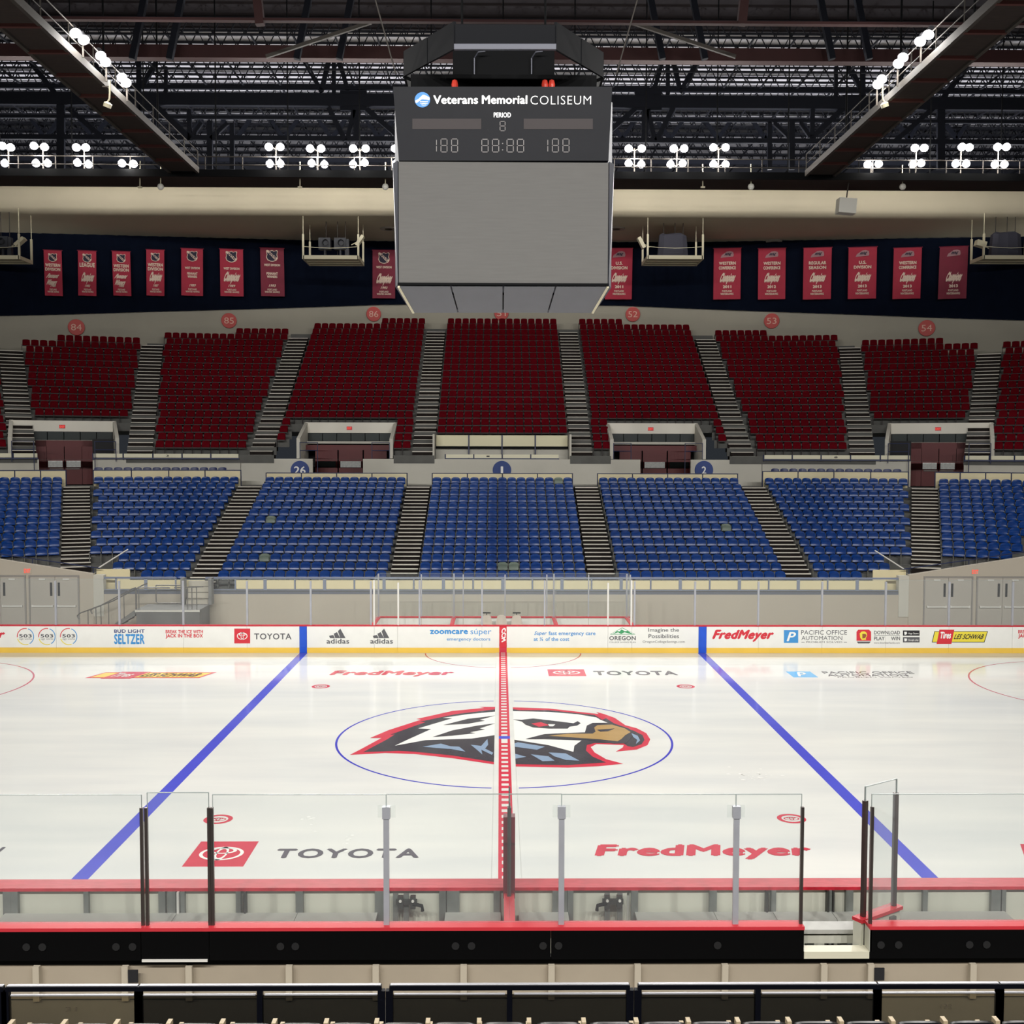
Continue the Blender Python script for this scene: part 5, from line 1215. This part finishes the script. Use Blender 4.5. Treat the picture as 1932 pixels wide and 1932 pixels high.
# ------------------------------------------------------------------ floodlights
def flood(heads, D, label, base_z, aim, watts=1.0, grp='floodlight banks on the far catwalk', beam=1.):
    cx = sum(h[0] for h in heads)/len(heads); cy = max(h[1] for h in heads); c = at(cx, cy, D-DY)
    t = thing('floodlight_bank', label, 'floodlight', grp, (c.x, D-DY+.35, base_z))
    MB().tube([(0, 0, 0), (0, 0, at(cx, min(h[1] for h in heads), D-DY).z-base_z+.1)], .04).build('pole', CATR, t)
    pos = []
    for hx_, hy_ in heads:
        p = at(hx_, hy_, D-DY)-Vector((c.x, D-DY+.35, base_z)); d = (Vector(aim)-(p+t.location)).normalized(); pos.append(p+t.location+d*.35)
        hd = MB().lathe([(.07, -.42), (.13, -.40), (.15, -.2), (.2, -.04), (.225, .02), (.215, .02), (.19, -.03)], 14, p, d).build('lamp_head', LAMPB, t)
        MB().lathe([(0, .035), (.1, .028), (.195, .0)], 14, p, d).build('lens', LENS, hd)
        MB().bar(p-d*.25, (0, 0, p.z-.05), .05).build('bracket', CATR, hd)
    light(t, pos, aim, watts, beam=beam)
    return t
def light(t, pos, aim, watts, half=44, beam=1.):
    q = sum(pos, Vector())/len(pos)
    l = bpy.data.lights.new('flood_beam', 'SPOT'); l.energy = BANK_W*watts*beam; l.spot_size = math.radians(2*half); l.spot_blend = 1.0; l.shadow_soft_size = .35; l.color = (1.0, .975, .93)
    o = bpy.data.objects.new('flood_beam', l); COL.objects.link(o); o.location = q; o.rotation_euler = (Vector(aim)-q).to_track_quat('-Z', 'Y').to_euler()
    if SPILL_W:
        l = bpy.data.lights.new('flood_spill', 'POINT'); l.energy = SPILL_W*watts; l.shadow_soft_size = .3; l.color = (1.0, .96, .9)
        o = bpy.data.objects.new('flood_spill', l); COL.objects.link(o); o.location = q+Vector((0, 0, .1))
FL = [([(4, 275), (20, 278), (9, 308)], 'at the disc 84 end'), ([(64, 275), (84, 277), (68, 308), (90, 308)], 'second from the disc 84 end'), ([(144, 278), (162, 278), (146, 307), (167, 310)], 'third from the disc 84 end'), ([(230, 308), (252, 309)], 'pair beside the brown catwalk, disc 84 side'),
      ([(507, 277), (529, 277), (509, 309), (529, 309)], 'brightest bank, disc 85 to 86 stretch'), ([(585, 280), (606, 280), (588, 308), (612, 310)], 'between brightest bank and scoreboard, disc 86 side'), ([(666, 280), (690, 280), (666, 310), (688, 307)], 'next to the scoreboard neighbour, disc 86 side'), ([(745, 280), (768, 280), (745, 310), (768, 310)], 'half behind the scoreboard, disc 86 side'),
      ([(1186, 280), (1211, 280), (1186, 308), (1210, 310)], 'beside the scoreboard, disc 52 side'), ([(1271, 280), (1291, 280), (1265, 310), (1288, 308)], 'second from the scoreboard, disc 52 side'), ([(1346, 278), (1369, 278), (1346, 310), (1369, 310)], 'brightest bank, disc 52 side'),
      ([(1637, 310), (1658, 309)], 'pair beside the brown catwalk, disc 53 side'), ([(1726, 279), (1744, 279), (1722, 310), (1738, 308)], 'first past the brown catwalk, disc 54 side'), ([(1815, 277), (1829, 278), (1803, 309), (1823, 309)], 'second past the brown catwalk, disc 54 side'), ([(1882, 277), (1899, 277), (1877, 310), (1895, 310)], 'third past the brown catwalk, disc 54 side')]
for heads, lab in FL:
    x = at(sum(h[0] for h in heads)/len(heads), 300, DLF-DY).x
    flood(heads, DLF, 'bank of lit floodlights on the far catwalk, '+lab, ZC+.1, (x*.45, -2+random.uniform(-3, 3), 0), len(heads)/4, beam=.62)
for s in (0, 1):
    for (h, D, n) in (([(142, 62), (158, 75)], 44.2, 'highest pair'), ([(190, 105), (199, 117)], 47.0, 'middle pair'), ([(230, 146), (238, 156)], 49.6, 'lowest pair')):
        hh = [(1890-x+(4 if s else 0), y+(3 if s else 0)) for x, y in h] if s else h
        flood(hh, D, 'pair of lit floodlights on the brown catwalk, %s side, %s' % ('disc 53' if s else 'disc 85', n), 7.74+.846*18.35+.08, ((-3 if not s else 3), 0, 0), .5, 'floodlight pairs on the brown catwalks', .62)
# the matching banks on the camera side of the hall, same fixtures mirrored across the rink
BM = bpy.data.objects
for i, x in enumerate((-30, -22, -14, -6, 6, 14, 22, 30)):
    c = Vector((x, -37.0, 25.6)); aim = Vector((x*.5, 9.0, 0))
    t = thing('floodlight_bank', 'bank of floodlights on the near catwalk behind the viewpoint, %s along it' % NUM[i], 'floodlight', 'floodlight banks on the near catwalk', c+Vector((0, -.4, -1.2)))
    MB().tube([(0, 0, 0), (0, 0, 2.0)], .04).build('pole', CATR, t); pos = []
    for dx in (-.35, .35):
        for dz in (1.0, 1.9):
            p = Vector((dx, .35, dz)); d = (aim-(p+t.location)).normalized(); pos.append(p+t.location+d*.35)
            hd = MB().lathe([(.07, -.42), (.15, -.2), (.27, .02), (.22, -.03)], 12, p, d).build('lamp_head', LAMPB, t); MB().lathe([(0, .035), (.235, .0)], 12, p, d).build('lens', LENS, hd); MB().bar(p-d*.25, (0, 0, dz), .05).build('bracket', CATR, hd)
    light(t, pos, aim, 1.75, 40)
t = thing('catwalk', 'catwalk carrying the floodlights behind the viewpoint', 'catwalk'); B(-42, 42, -39.5, -36.9, 24.2, 24.4).build('deck', CATW, t)

# ------------------------------------------------------------------ hanging platforms, speakers, pendants
def platform(px0, px1, yb, D, lab, side, cover=False, d1=2.6):
    a, b = at(px0, yb, D-DY), at(px1, yb, D-DY); w = b.x-a.x; zf = a.z; hl = 62*D/F*1.0
    t = thing('hanging_platform', lab, 'platform', loc=((a.x+b.x)/2, D-DY, zf)); h = w/2; sh = side*.0
    MB().box(-h, h, 0, .1, -.02, .22).build('front_beam', IVORY, t); B(-h, h, d1-.1, d1, -.02, .22).build('back_beam', IVORY, t)
    for s in (-1, 1): B(s*h-.06, s*h+.06, 0, d1, -.02, .2).build('side_beam', IVORY, t)
    B(-h+.06, h-.06, .1, d1-.1, .02, .06).build('floor_plate', mat('platform_floor', (190, 180, 150), .6), t)
    for y in (.9, 1.7): B(-h+.06, h-.06, y-.04, y+.04, -.04, .02).build('joist', IVORY, t)
    for s in (-1, 1):
        for y in (.05, d1-.05): B(s*h-.06, s*h+.06, y-.05, y+.05, .2, 1.55).build('corner_post', IVORY, t); MB().tube([(s*h, y, 1.55), (s*h, y, ZS-zf+.05)], .025).build('hanger_rod', IVORY, t)
    for x in (-.3*h, .12*h, .42*h): MB().tube([(x, d1*.6, .06), (x, d1*.6, ZS-zf+.05)], .022).build('hanger_rod', CATR, t)
    MB().tube([(-h, .05, .78), (-h*.6, .05, .72), (0, .05, .68), (h*.6, .05, .72), (h, .05, .78)], .02).build('chain', IVORY, t)
    e = thing('followspot' if not cover else 'covered_machine', 'dark %s on the hanging platform, %s' % ('machine under a cloth' if cover else 'follow spots', lab.split(',')[-1].strip().replace('ivory hanging platform at the ', '')), 'machine', loc=((a.x+b.x)/2, D-DY+d1*.46, zf+.06))
    if cover:
        vs = []
        for z, sc in ((.0, 1.0), (.5, .98), (1.1, .93), (1.62, .88), (1.72, .7)):
            for k in range(12): th = 2*math.pi*k/12; vs.append((.98*sc*max(-1, min(1, 1.35*math.cos(th)))*1.0, .45*sc*math.sin(th), z+.04*math.sin(k*2.1)))
        MB().add(vs, [(r*12+k, r*12+(k+1) % 12, (r+1)*12+(k+1) % 12, (r+1)*12+k) for r in range(4) for k in range(12)]+[tuple(48+k for k in range(12))]).build('cloth_cover', mat('grey_cover', (62, 62, 74), .8), e)
        for sx in (-.6, .5): B(sx-.15, sx+.15, -.1, .1, 0, .3).build('foot', BLACKM, e)
    else:
        DG = mat('machine_dark', (58, 60, 66), .6)
        for sx in (-.55, .45):
            B(sx-.38, sx+.38, -.25, .3, .72, 1.45).build('lamp_box', DG, e); MB().tube([(sx, 0, 0), (sx, 0, .75)], .07).build('stand', DG, e); MB().lathe([(.16, 0), (.2, .25)], 12, (sx+.1, -.3, 1.1), (0, -1, 0)).build('snoot', DG, e)
            for q in (-.35, .35): MB().bar((sx, 0, .35), (sx+q, .1, .0), .05).build('tripod_leg', DG, e)
        B(.75, 1.0, -.1, .2, 0, 1.4).build('rack', DG, e)
    return t
platform(572, 676, 488, 70.9, 'ivory hanging platform with open posts and dark lamps, disc 86 side', -1)
platform(1222, 1326, 488, 70.9, 'ivory hanging platform with a covered machine, disc 52 side', 1, True)
platform(-75, 36, 488, 69.2, 'ivory hanging platform at the disc 84 end', -1, False, 1.9)
platform(1856, 1960, 488, 69.2, 'ivory hanging platform at the disc 54 end', 1, True, 1.9)
def speaker(px, py, D, w, h, tilt, lab, hang=True):
    c = at(px, py, D-DY); t = thing('loudspeaker', lab, 'speaker', loc=c)
    b = MB().prism([(-w/2, 0, -h/2), (w/2, 0, -h/2), (w/2, 0, h/2), (-w/2, 0, h/2)], (0, w*.7 if w > .6 else .5, 0)).xf(Matrix.Rotation(tilt, 4, 'Y')); b.build('cabinet', BULB if w > .6 else IVORY, t)
    if hang: MB().tube([(0, .3, h/2-.05), (.05, .3, h/2+.5), (.12, .3, ZC-c.z)], .035).build('drop_cable', CATR, t)
    else: MB().bar((0, .2, 0), ((-.55 if tilt > 0 else .55), .3, -.25), .05).build('arm', IVORY, t)
speaker(1600, 387, 62.3, .98, .82, math.radians(4), 'white square loudspeaker hanging before the fascia between discs 53 and 54')
speaker(678, 453, 70.9, .2, .75, math.radians(35), 'slim ivory loudspeaker leaning out from the platform, disc 86 side', False)
speaker(1211, 457, 70.9, .22, .75, math.radians(-28), 'slim ivory loudspeaker leaning out from the platform, disc 52 side', False)
speaker(35, 455, 69.2, .2, .7, math.radians(50), 'slim ivory loudspeaker on the end platform, disc 84 end', False)
speaker(1853, 459, 69.2, .36, .6, math.radians(-75), 'slim ivory loudspeaker on the end platform, disc 54 end', False)
for px, ball, lab in ((303, 1, 'globe end, disc 85 side of the brown catwalk'), (727, 1, 'globe end, beside the scoreboard'), (1417, 1, 'globe end, between brightest bank and brown catwalk'), (1703, 1, 'globe end, past the brown catwalk, disc 54 side'), (264, 0, 'plain end, under the brown catwalk'), (566, 0, 'plain end, beside the brightest bank, disc 86 side'), (1326, 0, 'plain end, beside the brightest bank, disc 52 side')):
    c = at(px, 352, 62.3-DY); t = thing('pendant_rod', 'white rod hanging from the far catwalk, '+lab, 'pendant', loc=c); MB().tube([(0, .0, 0), (0, .1, ZC-c.z+.9)], .03).build('rod', IVORY, t)
    if ball: MB().lathe([(0, -.2), (.1, -.17), (.17, -.08), (.18, 0), (.15, .1), (.06, .16), (0, .17)], 12).build('globe', BULB, t)
    else: B(-.12, .12, -.05, .05, -.08, .0).build('foot_plate', IVORY, t)
for s, px in ((0, 203), (1, 1669)):                # curved goose-neck lamps on the brown catwalks
    c = at(px, 198, (48.4 if s else 46.9)-DY); t = thing('gooseneck_lamp', 'white gooseneck lamp curving down from the brown catwalk, disc %s side' % ('53' if s else '85'), 'lamp', loc=c); g = -1 if s else 1
    MB().tube([(g*.1, 0, 1.0), (g*.1, 0, .5), (g*.08, 0, .25), (0, 0, .12)], .04).build('neck', IVORY, t); MB().bar((g*.12, 0, .75), (-g*.2, 0, .75), .05).build('bracket', CATR, t); MB().lathe([(.16, -.1), (.17, .06), (.06, .12)], 12, (0, 0, 0), (g*.4, -.2, 1)).build('shade', IVORY, t)

# unseen lamps added above the soffit, behind the fascia, to brighten the far roof deck
for i in range(9):
    x = -36+9*i+1.3; t = thing('added_deck_lamp', 'added unseen globe lamp behind the fascia under the roof deck, %s along the row' % NUM[i], 'lamp', 'added lamps behind the fascia', (x, 53.0, 26.2))
    MB().tube([(0, 0, .2), (0, 0, 8.69)], .02).build('stem', BLACKM, t); MB().lathe([(0, -.2), (.14, -.15), (.2, 0), (.14, .15), (.03, .2)], 12).build('globe', mat('added_globe_glow', (255, 246, 230), .4, emit=6.), t)  # stem and globe of the added lamp
    l = bpy.data.lights.new('added_deck_light', 'POINT'); l.energy = 2100; l.shadow_soft_size = .25; l.color = (.95, .95, 1.0); o = bpy.data.objects.new('added_deck_light', l); COL.objects.link(o); o.location = (x, 52.6, 26.6)
